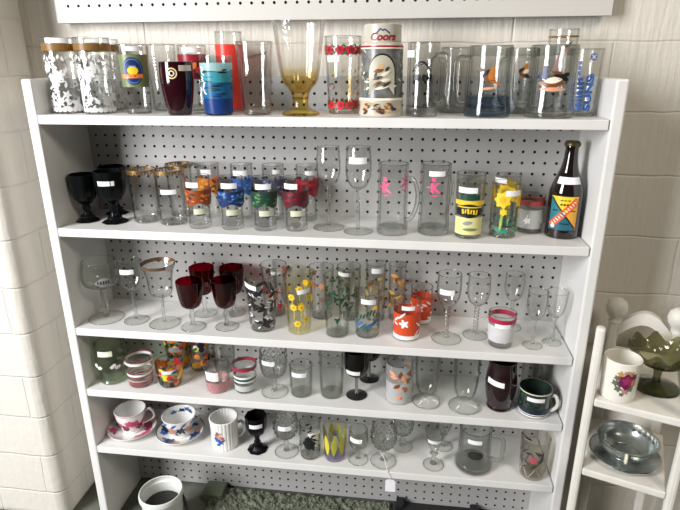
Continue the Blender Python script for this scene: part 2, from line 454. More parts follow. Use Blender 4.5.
# ------------------------------------------------------------------ colours for prints
def ink(name, c, rough=.35): return paint('ink_' + name, c, rough)
I_WHITE = ink('white', (.82, .82, .80)); I_RED = ink('red', (.60, .02, .04)); I_PINK = ink('pink', (.78, .10, .22)); I_BLUE = ink('blue', (.03, .12, .42))
I_BLACK = ink('black', (.012, .012, .014)); I_YEL = ink('yellow', (.85, .58, .03)); I_GREEN = ink('green', (.02, .14, .06)); I_DKGREEN = ink('dark_green', (.012, .065, .04))
I_ORANGE = ink('orange', (.80, .22, .03)); I_OLIVE = ink('olive', (.16, .20, .09)); I_NAVY = ink('navy', (.015, .03, .12)); I_TEAL = ink('teal', (.02, .17, .22))
I_BROWN = ink('brown', (.18, .06, .02)); I_MAROON = ink('maroon', (.10, .008, .015)); I_PALEY = ink('pale_yellow', (.72, .68, .30)); I_CREAM = ink('cream', (.80, .74, .58))
I_VERM = ink('vermilion', (.82, .10, .03)); I_PEACH = ink('peach', (.72, .33, .20)); I_GREY = ink('grey', (.30, .31, .31)); I_PGREEN = ink('leaf_green', (.08, .30, .06))
I_TAN = ink('tan', (.55, .38, .2)); I_SKY = ink('sky', (.10, .28, .62)); I_DRED = ink('deep_red', (.30, .012, .025)); I_LPINK = ink('light_pink', (.80, .42, .45))

# ------------------------------------------------------------------ TOP SHELF
def lace(label, x, y, sticker):
    v = put('lace_tumbler', label, 'glass', 0, x, y, 'gold banded tumblers with white lace print')
    tumbler(v, .155, .0325, .037, m=CLEAR, seg=48)
    v.band(.129, .144, frosted('thin_gold', (.30, .17, .05), .35, .35), 'gold_band')
    mb = MB(); r = v.R(.06)
    for k in range(34):
        z = random.uniform(.012, .105); a = random.uniform(-PI, PI)
        v.blob(mb, 0, z, flower(random.uniform(.008, .013), random.choice((4, 5, 6)), .5, random.random() * 6), a=a)
    for k in range(95):
        z = random.uniform(.006, .108); a = random.uniform(-PI, PI)
        v.blob(mb, 0, z, leaf(random.uniform(.008, .016), random.uniform(.003, .006), random.random() * 6), a=a)
    for k in range(28): v.blob(mb, 0, .113 + .004 * (k % 2), leaf(.011, .006, PI / 2 + .3 * (-1) ** k), a=2 * PI * k / 28)
    for k in range(20): v.blob(mb, 0, .009, circle(.0055, 10), a=2 * PI * k / 20)
    v.done(mb, 'lace_print', ink('lace_grey', (.66, .66, .65)))
    if sticker is not None: v.sticker(sticker, .1495, .048, .010, off=.001)
lace('gold banded tumbler in white lace print, end of top shelf, wide white sticker on rim', -.546, .062, -8)
lace('gold banded white lace tumbler standing between lace glass and green label pint', -.469, .056, None)
lace('gold banded white lace tumbler at the back, behind its two front twins', -.496, .1425, -30)

v = put('pint_glass', 'clear pint glass with green label and blue oval badge on top shelf', 'glass', 0, -.382, .062)
tumbler(v, .141, .0265, .034, base=.012)
mb = MB(); v.patch(mb, -1.15, 1.05, .056, .121, .0006, 0, nv=8)
v.blob(mb, -.004, .088, circle(.0275, 28, .76), 1, .0010); v.blob(mb, -.004, .088, circle(.0245, 28, .76), 2, .0012); v.blob(mb, -.004, .088, circle(.0230, 28, .76), 1, .0014)
v.blob(mb, -.004, .089, circle(.0085, 20, 1.25), 3, .0016); v.blob(mb, -.006, .078, rect(.042, .0085), 4, .0018)
v.blob(mb, -.004, .098, rect(.014, .002), 2, .0018)
v.done(mb, 'green_label', [I_OLIVE, I_NAVY, I_SKY, I_YEL, I_ORANGE])
v.sticker(0, .1325, .044, .009)
v = put('pint_glass', 'plain clear pint glass with small dark print behind green label pint', 'glass', 0, -.356, .143)
tumbler(v, .143, .0275, .0335, base=.012)
mb = MB()
for k in range(5): v.blob(mb, -.018 + .0012 * k, .118 - .007 * k, rect(.012, .0028), 0)
v.done(mb, 'printed_lines', I_GREY)

RUBYD = glass('dark_maroon_glass', (.10, .006, .012), (.02, .002, .003))
v = put('maroon_tumbler', 'dark maroon tumbler with round gold emblem, front of top shelf', 'glass', 0, -.279, .040)
tumbler(v, .106, .0246, .0345, m=paint('maroon_glass', (.020, .003, .005), .07, coat=.5), bulge=.004)
mb = MB()
def ringshape(v, mb, s_, z, r0, r1, mi, off=.001, n=28, sx=1.0):
    R_ = v.R(z); V = []; F = []
    for k in range(n):
        t = 2 * PI * k / n
        for r in (r0, r1): V.append(v.pt(s_ / R_ + r * sx * math.cos(t) / R_, z + r * math.sin(t), off))
    for k in range(n):
        a = 2 * k; b_ = 2 * ((k + 1) % n); F.append((a, a + 1, b_ + 1, b_))
    mb.add(V, F, mi)
ringshape(v, mb, -.010, .084, .0085, .0110, 0); ringshape(v, mb, -.010, .084, .0035, .0058, 0)
for k in range(4): v.blob(mb, -.010 + .0045 * math.cos(k * PI / 2), .084 + .0045 * math.sin(k * PI / 2), circle(.0018, 8), 0, .0011)
v.done(mb, 'gold_emblem', paint('pale_gold', (.75, .58, .34), .3))
v.sticker(32, .094, .030, .011, m=paint('beige_sticker', (.62, .5, .42), .6))

v = put('pint_glass', 'clear pint with dark maroon picture band, behind the maroon tumbler', 'glass', 0, -.283, .1435)
tumbler(v, .141, .0275, .0325, base=.012)
mb = MB(); v.patch(mb, -1.4, 1.4, .070, .122, .0006, 0, nv=6)
v.patch(mb, -1.4, 1.4, .108, .121, .0009, 1, nv=2)
for s_, z, w, c in ((.002, .098, .011, 2), (.010, .090, .010, 3), (-.006, .086, .011, 4), (.016, .082, .008, 5), (-.016, .092, .010, 3)):
    v.blob(mb, s_, z, leaf(w * 1.7, w, random.random() * 3), c, .0012)
v.done(mb, 'picture_band', [I_MAROON, I_DRED, I_ORANGE, I_RED, I_NAVY, I_PGREEN])
v.sticker(0, .131, .044, .010)

BLUEG = glass('blue_shaded_glass', (1, 1, 1), (.5, .5, .5), grad=[(0, (.22, .32, .62)), (.3, (.24, .46, .80)), (.55, (.36, .74, .86)), (.8, (.70, .90, .91)), (1, (.95, .98, .98))])
v = put('blue_tumbler', 'tumbler shading from turquoise to navy with dark streaks and white side lettering', 'glass', 0, -.194, .045)
tumbler(v, .118, .0285, .0335, m=BLUEG)
for z0_, z1_, c in ((.004, .034, ('coat_navy', (.02, .07, .30))), (.034, .066, ('coat_blue', (.02, .22, .46))), (.066, .088, ('coat_teal', (.08, .46, .55))), (.088, .104, ('coat_pale', (.50, .74, .74)))):
    v.band(z0_, z1_, frosted(c[0], c[1], .40, .3), 'blue_coating')
mb = MB()
for k in range(30):
    z = random.uniform(.018, .098)
    v.blob(mb, 0, z, leaf(random.uniform(.012, .03), random.uniform(.0015, .004), random.uniform(-.1, .1)), 0 if z < .05 else 2, .0012, a=random.uniform(-1.0, 2.4))
for k in range(9):
    v.blob(mb, 0, .045 + .0062 * k, leaf(.012, .0040, random.choice((-.5, .6, 1.2))), 1, .0011, a=-1.05 + random.uniform(-.12, .12))
v.done(mb, 'streak_print', [I_NAVY, I_WHITE, I_BLACK])

RED = glass('red_glass', (1, 1, 1), (.6, .5, .5), grad=[(0, (.85, .05, .03)), (.83, (.85, .05, .03)), (.85, (.95, .95, .95)), (1, (1, 1, 1))])
v = put('red_tumbler', 'tall red tumbler with clear rim, behind the blue shaded tumbler', 'glass', 0, -.196, .1425)
tumbler(v, .168, .0275, .0300, m=CLEAR2)
v.band(.004, .142, frosted('red_coat', (.80, .06, .04), .25, .3), 'red_coating')

v = put('pint_glass', 'empty clear pint glass with thin black script, beside amber goblet', 'glass', 0, -.113, .053)
tumbler(v, .144, .0298, .0385, base=.014)
mb = MB()
for k in range(16):
    v.blob(mb, -.012 + .0024 * k, .113 + .0007 * k + .0022 * math.sin(k * 2.1), leaf(.0055, .0016, .9 * math.sin(k * 1.7)), 0)
v.done(mb, 'black_script', I_BLACK)

AMBER = glass('amber_shaded_glass', (1, 1, 1), (.34, .33, .31), grad=[(0, (.86, .72, .38)), (.22, (.90, .80, .52)), (.42, (.98, .965, .93)), (.55, (.988, .984, .976)), (1, (.99, .988, .985))], wavy=.25)
AMBERF = glass('amber_glass', (.88, .76, .38), (.42, .30, .06))
v = put('amber_goblet', 'big ribbed goblet shading from clear rim to amber stem, top shelf', 'goblet', 0, -.019, .0535)
rib = lambda r, z, a: (r * (1 + .022 * math.cos(18 * a)), z)
v.lump([(0, 0), (.038, 0), (.0395, .002), (.037, .006), (.024, .011), (.017, .017), (.0155, .026), (.0175, .036), (0, .037)], AMBERF, 'foot', 54, rib)
v.shell(catmull([(.0155, .032), (.020, .046), (.026, .055), (.034, .064), (.0395, .082), (.0435, .110), (.0478, .145), (.0525, .182)], 5), .0025, .012, AMBER, 'bowl', 72, rib)

v = put('rose_tumbler', 'clear tumbler with red rose bands near rim and base, beside beer stein', 'glass', 0, .064, .106)
tumbler(v, .155, .0318, .0395, base=.010, m=CLEAR)
mb = MB()
for zc in (.128, .018):
    for k in range(10):
        a = 2 * PI * k / 10 - .2
        v.blob(mb, 0, zc, flower(.0105, 5, .3, k), 0, a=a); v.blob(mb, 0, zc + .001, flower(.0055, 5, .4, k), 1, .001, a=a)
        v.blob(mb, 0, zc - .005, leaf(.013, .005, .6), 2, a=a + .32); v.blob(mb, 0, zc + .008, leaf(.011, .004, 2.3), 2, a=a + .28)
for k in range(14): v.blob(mb, 0, random.uniform(.035, .095), leaf(.009, .0035, random.random() * 6), 3, a=random.uniform(-PI, PI))
v.done(mb, 'rose_print', [I_RED, I_DRED, I_GREEN, I_LPINK])
v.sticker(-35, .111, .030, .013)

# beer stein
STONE = paint('stein_ceramic', (.55, .50, .40), .28, coat=.3)
v = put('beer_stein', 'embossed ceramic beer stein with red lettered cream collar', 'stein', 0, .149, .062)
pts = catmull([(.0440, 0), (.0455, .006), (.0435, .018), (.0435, .022), (.0448, .030), (.0425, .036), (.0420, .060), (.0415, .100), (.0412, .136)], 4)
v.shell(pts + [(.0405, .138), (.0372, .141), (.0366, .168), (.0372, .173)], .004, .008, STONE, 'stein_body', 56)
v.band(.034, .128, paint('stein_glaze', (.22, .225, .20), .35, coat=.2, vary=.7, vscale=60), 'dark_glaze', .0008, 6)
v.band(.1315, .1345, I_DRED, 'red_line', .001, 1)
v.band(.142, .1705, paint('cream_glaze', (.50, .48, .40), .3, coat=.3), 'cream_collar', .0008, 4)
mb = MB()
v.text(mb, 'Coors', .0195, 0, .150, 0, 0, .0016, .25, .0007)
# little mountain outline over the word
for s0, z0_, s1, z1_ in ((-.012, .157, -.004, .165), (-.004, .165, 0, .1615), (0, .1615, .004, .164), (.004, .164, .014, .156)):
    L = math.hypot(s1 - s0, z1_ - z0_); v.blob(mb, (s0 + s1) / 2, (z0_ + z1_) / 2, rect(L, .0022, math.atan2(z1_ - z0_, s1 - s0), 2), 1, .0014)
v.done(mb, 'collar_lettering', [I_DRED, I_NAVY])
mb = MB()
# arched scene
arch = [(-.021, -.028)] + [(.021 * math.cos(PI - PI * k / 16), .006 + .028 * math.sin(PI - PI * k / 16)) for k in range(17)] + [(.021, -.028)]
v.blob(mb, 0, .076, [(x * 1.36, z * 1.30) for x, z in arch], 1, .0011); v.blob(mb, 0, .076, [(x * 1.24, z * 1.2) for x, z in arch], 2, .0014)
for s_, z, l, w, ro, c in ((-.002, .096, .016, .010, .4, 3), (-.006, .088, .022, .008, .2, 4), (.006, .082, .026, .007, .5, 0), (-.006, .075, .026, .006, .35, 5), (.006, .070, .024, .006, .2, 0), (-.008, .064, .022, .006, .5, 4), (.009, .062, .022, .006, .6, 5), (0, .056, .03, .006, .2, 0), (.01, .091, .012, .006, 1.0, 5), (-.012, .080, .012, .005, 1.2, 5)):
    v.blob(mb, s_, z, leaf(l, w, ro), c, .0018)
for k in range(46):
    a = random.choice((-1, 1)) * random.uniform(.62, 1.5); v.blob(mb, 0, random.uniform(.040, .125), leaf(random.uniform(.007, .014), random.uniform(.002, .005), random.random() * 6), random.choice((0, 3, 6, 6, 7)), .0013, a=a)
for k in range(26): v.blob(mb, 0, .014 + random.uniform(-.006, .012), leaf(.014, .006, random.uniform(-.6, .6)), random.choice((4, 5, 3)), .0014, a=random.uniform(-.9, .9))
v.done(mb, 'embossed_picture', [I_CREAM, I_BLACK, paint('stein_sky', (.46, .43, .33), .4), I_TAN, I_BROWN, paint('stein_dark', (.04, .035, .03), .4), paint('stein_bluegrey', (.14, .2, .24), .4), I_DKGREEN])
v.band(.0315, .036, I_CREAM, 'raised_band', .0018, 1); v.band(.1285, .131, I_CREAM, 'raised_band', .0016, 1)
v.handle(165, .03, .118, .03, .006, STONE)

def mug(name, label, sh, x, y, h, r, handle_deg, group=None, flare=0.0, m=None, reach=.026, hz=(.18, .82), hr=.0055, square=1, basez=.016, turn=0, rb=None):
    v = put(name, label, 'mug', sh, x, y, group, turn)
    rb = rb or r + flare
    pts = [(rb * .97, 0), (rb, .003), (rb, h * .12), (r + (rb - r) * .35, h * .2), (r, h * .30), (r, h * .6), (r, h * .93), (r * 1.01, h)]
    v.shell(pts, .004, basez, m or HEAVY, 'glass_body', 48)
    v.lump([(0, .001), (rb * .90, .001), (rb * .93, .003), (rb * .9, basez * .8), (0, basez * .85)], LUMP, 'thick_base', 40)
    v.handle(handle_deg, h * hz[0], h * hz[1], reach, hr, LUMP, square=square)
    return v
v = mug('beer_mug', 'clear glass mug with dark mountain print next to the beer stein', 0, .232, .053, .140, .0315, 55)
mb = MB()
for k in range(13):
    t = k / 12; v.blob(mb, -.020 + .034 * t, .088 + .016 * math.sin(PI * t), rect(.006, .003, .8 - 1.6 * t, 2), 0)
for k, (w, hh) in enumerate(((.004, .012), (.006, .012), (.004, .009), (.006, .012), (.005, .010), (.006, .012))):
    v.blob(mb, -.019 + .0068 * k, .075, rect(w, hh, .12 * (-1) ** k, 2), 0)
for k in range(6): v.blob(mb, 0, .102 - .003 * abs(k - 3), rect(.006, .0018, .4, 2), 0, a=-.5 + .18 * k)
v.done(mb, 'mountain_print', I_BLACK)
v.sticker(-60, .119, .028, .013)
mb = MB()
for j in range(3):
    for k in range(30): v.blob(mb, 0, .006 + .006 * j, circle(.0026, 8), 0, .0008, a=2 * PI * (k + .5 * j) / 30)
v.done(mb, 'pebbled_ring', LUMP)
v = mug('beer_mug', 'plain clear glass mug at the back between mountain mug and pheasant mug', 0, .300, .1425, .132, .031, -60)
INKY = glass('smoky_blue_base', (.50, .58, .66), (.06, .09, .14), wavy=.15)
def birdmug(label, x, y, hd, bird, h=.133, r=.0415, flare=.004, reach=.028, base_tint=True):
    v = mug('bird_mug', label, 0, x, y, h, r, hd, 'glass mugs printed with game birds', flare, reach=reach)
    for z in (.030, .044): v.band(z, z + .0028, CUT, 'moulded_ring', .0012, 1)
    v.band(h * .86, h * .985, glass('rim_glass', (.82, .84, .82), (.3, .32, .3)), 'thick_rim', .0006, 2)
    if base_tint: v.band(.002, .040, INKY, 'smoky_base', .0007, 3)
    mb = MB()
    for s_, z, l, w, ro, c in bird: v.blob(mb, s_ * 1.25, .074 + (z - .073) * 1.25, leaf(l * 1.28, w * 1.28, ro), c, .001 + .0002 * c)
    v.done(mb, 'bird_print', [I_BROWN, ink('pheasant_brown', (.48, .17, .03)), I_BLACK, I_CREAM, I_NAVY, I_PEACH])
    return v
birdmug('glass mug printed with a rising orange pheasant above smoky blue base', .363, .060, -75,
        [(.0, .072, .026, .010, -.45, 0), (.003, .080, .022, .010, 1.35, 1), (-.005, .080, .016, .006, .9, 2), (-.012, .085, .010, .005, -.2, 2), (.011, .066, .02, .004, -.25, 1), (.000, .058, .024, .004, .1, 5), (.004, .074, .014, .007, -.3, 1)])
birdmug('smaller bird mug at the back, half hidden by the mallard mug', .437, .1415, -40,
        [(.004, .078, .022, .009, -.6, 0), (.006, .086, .018, .009, 1.2, 1), (.000, .084, .012, .005, .6, 2), (.012, .074, .014, .005, -.5, 2), (.008, .082, .010, .006, .6, 3)], h=.130, r=.034, flare=.002, base_tint=False)
birdmug('glass mug printed with a swimming mallard duck, clear ringed base', .4810, .052, -70,
        [(.0, .066, .040, .012, .0, 0), (.002, .070, .026, .009, .1, 3), (-.010, .078, .009, .016, 0.2, 4), (-.011, .087, .009, .008, .3, 4), (-.018, .076, .012, .005, .5, 4), (.014, .074, .026, .008, -.3, 2), (.008, .080, .018, .006, -.2, 0), (.002, .057, .040, .006, .0, 5), (.02, .078, .014, .006, .3, 2)], base_tint=False, r=.0432)
v = put('gold_rim_glass', 'tall glass with thin gold rim and pink bird print behind blue lettered glass', 'glass', 0, .5170, .1490)
tumbler(v, .166, .0240, .0300)
v.band(.151, .1535, paint('brown_gold', (.22, .12, .04), .4), 'gold_line')
mb = MB()
for s_, z, l, w, ro, c in ((-.002, .110, .036, .012, 1.2, 0), (-.008, .092, .018, .010, .8, 0), (.010, .135, .022, .005, .7, 1), (.006, .125, .016, .008, .9, 0), (-.01, .085, .02, .004, .4, 2)):
    v.blob(mb, s_, z, leaf(l, w, ro), c, .001)
v.done(mb, 'bird_print', [I_LPINK, I_BROWN, I_PEACH])
v = put('lettered_glass', 'clear tumbler with blue lettering running up its side, end of top shelf', 'glass', 0, .5530, .096)
tumbler(v, .127, .0290, .0315, base=.010)
mb = MB()
v.text(mb, 'SUNS', .0185, .42, .044, PI / 2, 0, .0012, 0, .0010, sx=1.5)
v.blob(mb, .42 * .031, .112, rect(.012, .012), 0); v.blob(mb, .42 * .031, .112, rect(.012, .002, .8), 1, .0012); v.blob(mb, .42 * .031, .112, rect(.012, .002, -.8), 1, .0013)
for a, z0_, z1_, w in ((-.20, .012, .072, .010), (-.68, .010, .060, .008), (-.32, .078, .104, .006), (.02, .012, .066, .003)):
    z = z0_
    while z < z1_:
        hh = random.uniform(.004, .008); v.blob(mb, 0, z + hh / 2, rect(w, hh, random.uniform(-.15, .15), 2), 0, a=a); z += hh + .0022
for k in range(3): v.blob(mb, 0, .080 - .003 * k, rect(.010, .0022), 0, a=.42)
v.done(mb, 'blue_lettering', [I_BLUE, I_WHITE])

# ------------------------------------------------------------------ SECOND SHELF
def blackgob(label, x, y, h, rf, rb, sticker=None):
    v = put('black_goblet', label, 'goblet', 1, x, y, 'black glass goblets on the second shelf')
    oct_ = lambda r, z, a: (r * (1 + .030 * math.cos(8 * a)), z)
    stemware(v, h, rf, [(rb * .42, 0), (rb * .72, .12), (rb * .90, .34), (rb * .96, .62), (rb, 1)], h * .40, BLACKG, .0085, [(.3, .85), (.55, 1.15), (.8, .95)], BLACKG, BLACKG, t=.003, mod=oct_, foot_mod=oct_, foot_h=.008)
    if sticker: v.sticker(*sticker)
    return v
blackgob('black glass goblet standing nearest the left side panel of the second shelf', -.5505, .072, .112, .0275, .0300)
blackgob('black glass goblet with white sticker on its bowl, beside gold rimmed tumblers', -.480, .070, .122, .0300, .0350, (-18, .098, .038, .011))
blackgob('black glass goblet standing behind the two other black goblets', -.516, .1450, .118, .0275, .0320)

def goldrim(label, x, y, h, rb, rt, st=None):
    v = put('gold_rimmed_tumbler', label, 'glass', 1, x, y, 'tumblers with gold rims')
    tumbler(v, h, rb, rt, t=.0018)
    mb = MB(); v.patch(mb, 0, 2 * PI, h - .0035, h, .0005, 0, nu=48, nv=2)
    for k in range(30): v.blob(mb, 0, h - .0065, leaf(.010, .0042, PI / 2 + .5 * (-1) ** k, 5), a=2 * PI * k / 30)
    v.done(mb, 'gold_rim', GOLD)
    if st: v.sticker(*st)
goldrim('gold rimmed clear tumbler without sticker, next to the black goblets', -.4085, .088, .125, .0290, .0335)
goldrim('gold rimmed clear tumbler with white sticker halfway up', -.337, .080, .127, .0315, .0345, (-12, .080, .036, .011))
goldrim('gold rimmed clear tumbler half hidden behind its stickered twin', -.345, .150, .128, .0270, .0310)

def bandglass(label, x, y, h, rb, rt, cols, st, rear):
    v = put('scenic_glass', label, 'glass', 1, x, y, 'small glasses with coloured scenic bands')
    pts = [(rb * .96, 0), (rb, .003), (rb * .985, h * .2), (rb * .97, h * .34), (rb * 1.0, h * .42), (rt * .97, h * .55), (rt, h * .75), (rt, h)]
    v.shell(catmull(pts, 3), .002, .008, CLEAR, 'glass_body', 44)
    mb = MB()
    a0 = -2.6
    z0_, z1_ = h * .46, h * .76
    n = 40
    V = []; F = []
    # band with a wavy lower edge
    for i in range(n + 1):
        a = a0 + 5.2 * i / n
        lo = z0_ + .006 * math.cos(3 * a) * math.cos(a * 1.3)
        for j in range(5): V.append(v.pt(a, lo + (z1_ - lo) * j / 4, .0006))
    for i in range(n):
        for j in range(4):
            q = i * 5 + j; F.append((q, q + 5, q + 6, q + 1))
    mb.add(V, F, 0)
    for k in range(44): v.blob(mb, 0, random.uniform(z0_ + .006, z1_ - .004), leaf(random.uniform(.006, .013), random.uniform(.003, .006), random.uniform(-.5, .5)), random.choice((1, 1, 2, 3)), .0011, a=random.uniform(-2.4, 2.4))
    if not rear:
        v.patch(mb, -.55, .9, h * .29, h * .40, .0007, 4, nv=2)
        for k in range(3): v.blob(mb, -.004 + .006 * k, h * .28, leaf(.009, .003, .2), 3, .001)
    v.done(mb, 'scenic_band', cols)
    v.sticker(*st)
PALE = paint('ink_pale_label', (.62, .62, .46), .5)
bandglass('scenic glass with a dark orange band, front row by gold rims', -.262, .056, .118, .0255, .0285, [paint('band_or', (.28, .06, .015), .4), I_ORANGE, I_BROWN, I_BLACK, PALE], (-28, .102, .030, .012), 0)
bandglass('scenic glass with a blue band, front row', -.185, .056, .117, .0252, .0290, [paint('band_bl', (.012, .03, .11), .4), I_BLUE, I_SKY, I_BLACK, PALE], (-8, .102, .036, .012), 0)
bandglass('scenic glass with a green band, front row', -.108, .056, .118, .0252, .0290, [paint('band_gr', (.02, .05, .035), .4), I_PGREEN, I_GREEN, I_NAVY, PALE], (-4, .102, .036, .012), 0)
bandglass('scenic glass with a crimson band, front row by the wine glasses', -.037, .062, .119, .0252, .0288, [paint('band_rd', (.10, .012, .02), .4), I_DRED, I_MAROON, I_DKGREEN, PALE], (-25, .103, .032, .012), 0)
bandglass('scenic glass with an orange and yellow band, back row', -.268, .1440, .130, .022, .0262, [I_ORANGE, I_YEL, I_GREEN, I_BROWN, PALE], (-14, .114, .024, .012), 1)
bandglass('scenic glass with a bright blue band, back row', -.185, .1440, .131, .022, .0265, [I_BLUE, I_SKY, I_NAVY, I_NAVY, PALE], (-10, .113, .034, .012), 1)
bandglass('scenic glass with a slate blue band, back row', -.108, .1440, .131, .022, .0265, [paint('band_sl', (.06, .08, .14), .4), I_NAVY, I_BLUE, I_GREY, PALE], (25, .118, .026, .010), 1)
bandglass('scenic glass with a bright red band, back row', -.027, .1460, .131, .022, .0265, [I_DRED, I_RED, I_MAROON, I_BLACK, PALE], (18, .116, .026, .010), 1)

BOWL_T = lambda r: [(.003, 0), (r * .62, .07), (r * .96, .28), (r * 1.04, .5), (r * 1.0, .75), (r * .93, 1)]
v = put('wine_glass', 'tall clear wine glass without sticker, beside red band glass', 'glass', 1, .034, .080, 'tall clear wine glasses')
stemware(v, .184, .0360, BOWL_T(.0265), .096, CLEAR, .0032, t=.0013)
v = put('wine_glass', 'tall clear wine glass with white sticker, beside a pink lettered mug', 'glass', 1, .1035, .057, 'tall clear wine glasses')
stemware(v, .188, .0322, BOWL_T(.0275), .096, CLEAR, .0032, t=.0013)
v.sticker(-4, .162, .040, .0135)

def kmug(label, x, y, deg, ka, st=None):
    v = mug('beer_mug', label, 1, x, y, .153, .0325, deg, 'tall glass mugs with pink letters', .002, reach=.030, hz=(.22, .80), square=0, hr=.005)
    mb = MB()
    for a in ka:
        v.text(mb, 'K', .030, a, .105, 0, 0, .0012, 0, .0012)
        v.blob(mb, 0, .124, flower(.006, 4, .5), 0, .001, a=a - .1); v.blob(mb, 0, .089, leaf(.016, .003, .2), 0, .001, a=a); v.blob(mb, 0, .107, rect(.018, .0022), 0, .001, a=a - .28)
    v.done(mb, 'pink_lettering', [I_PINK])
    if st: v.sticker(*st)
kmug('tall glass beer mug with pink letter, no sticker, handle facing its twin', .1785, .062, 58, (-.45, 2.3))
kmug('tall glass beer mug with pink letter and white sticker, next to yellow label glass', .2690, .072, 140, (0.0,), (6, .136, .034, .011))

v = put('badge_glass', 'glass with black and yellow badge above a pale yellow base', 'glass', 1, .343, .053)
tumbler(v, .120, .0290, .0305, m=CLEAR)
mb = MB()
v.patch(mb, -1.2, 1.2, .010, .048, .0006, 0, nv=4); v.patch(mb, -1.25, 1.25, .074, .084, .0006, 1, nv=2)
v.blob(mb, 0, .062, leaf(.066, .030, 0, 12), 2, .001); v.patch(mb, -.95, .95, .052, .070, .0009, 2, nv=3)
v.patch(mb, -.9, .9, .069, .0715, .0013, 1, nv=1)
for k, (w, hh) in enumerate(((.004, .010), (.003, .008), (.004, .011), (.003, .009), (.004, .010), (.003, .011))): v.blob(mb, -.013 + .0056 * k, .061 + .001 * math.sin(k), rect(w, hh, .1 * (-1) ** k, 2), 1, .0016)
v.blob(mb, -.002, .036, leaf(.022, .009, .2), 3, .0012); v.blob(mb, .004, .022, leaf(.034, .007, 0), 4, .0012)
v.patch(mb, -.7, .7, .086, .097, .0007, 5, nv=2)
v.done(mb, 'badge_print', [I_PALEY, I_YEL, I_BLACK, I_GREY, paint('ink_moss', (.18, .22, .10), .5), I_DKGREEN])
v.sticker(-12, .106, .042, .012)
v = put('clear_tumbler', 'plain clear tumbler behind the black and yellow badge glass', 'glass', 1, .352, .1435)
tumbler(v, .120, .0300, .0335, m=CLEAR2)
def yflow(label, x, y, h, rb, rt, st):
    v = put('flower_glass', label, 'glass', 1, x, y, 'glasses with big yellow flowers')
    tumbler(v, h, rb, rt, m=CLEAR)
    mb = MB()
    for a in (-.18, 1.25, 2.9, -1.9):
        v.blob(mb, 0, h * .72, flower(.0185, 7, .25), 0, a=a); v.blob(mb, 0, h * .72, flower(.008, 6, .3), 1, .001, a=a)
        v.blob(mb, 0, h * .5, flower(.0085, 6, .3), 0, .0009, a=a + .12)
        v.blob(mb, 0, h * .30, leaf(.045, .006, 1.5), 2, .0006, a=a)
        v.blob(mb, 0, h * .14, leaf(.022, .009, .2), 3, .0008, a=a + .25); v.blob(mb, 0, h * .16, leaf(.018, .007, -.5), 3, .0008, a=a - .25)
    v.done(mb, 'flower_print', [I_YEL, paint('ink_gold', (.75, .42, .02), .4), paint('ink_stem', (.35, .42, .10), .5), ink('jade', (.02, .26, .16))])
    v.sticker(*st)
yflow('glass with big yellow flower, front one, sticker on the rim side', .418, .066, .117, .0283, .0308, (32, .099, .034, .012))
yflow('glass with big yellow flower, standing behind its front twin', .4340, .1470, .118, .0265, .0285, (-40, .108, .034, .011))
v = put('lowball_glass', 'short frosted glass with dark red rim band, beside the bottle', 'glass', 1, .4815, .106)
tumbler(v, .083, .0270, .0287, m=CLEAR2)
v.band(.063, .073, paint('band_brick', (.34, .05, .05), .5), 'red_band')
v.band(.012, .054, frosted('frost', (.86, .86, .84), .6, .6), 'frosted_band')
mb = MB()
for k in range(5): v.blob(mb, 0, .03, flower(.008, 5, .4), 0, .001, a=-.2 + 1.25 * k); v.blob(mb, 0, .041, leaf(.009, .003, 1.4), 0, .001, a=-.2 + 1.25 * k)
v.done(mb, 'frost_motif', I_WHITE)

# bottle
BEER = paint('dark_bottle_glass', (.010, .006, .005), .05, coat=.6)
v = put('beer_bottle', 'dark brown beer bottle with crossed orange and teal label', 'bottle', 1, .545, .083)
pts = catmull([(.0325, 0), (.0345, .004), (.0345, .05), (.0345, .092), (.0325, .106), (.0255, .126), (.0180, .146), (.0142, .166), (.0130, .184), (.0130, .190)], 5)
v.shell(pts + [(.0148, .1905), (.0148, .194), (.0135, .196)], .003, .006, BEER, 'bottle_glass', 48)
v.lump([(0, .1935), (.0158, .1935), (.0162, .1955), (.0150, .2005), (.0130, .2025), (0, .2030)], paint('cap', (.10, .075, .03), .35, metal=.6), 'crown_cap', 42, lambda r, z, a: (r * (1 + (.035 * math.cos(21 * a) if z < .199 else 0)), z))
mb = MB(); v.patch(mb, -.75, 1.05, .117, .131, .0008, nv=3); v.done(mb, 'neck_label', STICK)
mb = MB(); A = .82
def tri(v, mb, P, mi, off, n=8):
    # triangle in (angle, z)
    V = []; idx = {}
    for i in range(n + 1):
        for j in range(n + 1 - i):
            a = i / n; b_ = j / n; c = 1 - a - b_
            idx[i, j] = len(V); V.append(v.pt(P[0][0] * c + P[1][0] * a + P[2][0] * b_, P[0][1] * c + P[1][1] * a + P[2][1] * b_, off))
    F = []
    for i in range(n):
        for j in range(n - i):
            F.append((idx[i, j], idx[i + 1, j], idx[i, j + 1]))
            if j < n - i - 1: F.append((idx[i + 1, j], idx[i + 1, j + 1], idx[i, j + 1]))
    mb.add(V, F, mi)
zl, zh = .020, .092; zc = (zl + zh) / 2
v.patch(mb, -A - .04, A + .04, zl - .002, zh + .002, .0006, 5, nv=4)
tri(v, mb, [(-A, zh), (0, zc), (A, zh)], 0, .0009); tri(v, mb, [(-A, zl), (0, zc), (-A, zh)], 1, .0009); tri(v, mb, [(A, zh), (0, zc), (A, zl)], 2, .0009); tri(v, mb, [(A, zl), (0, zc), (-A, zl)], 3, .0009)
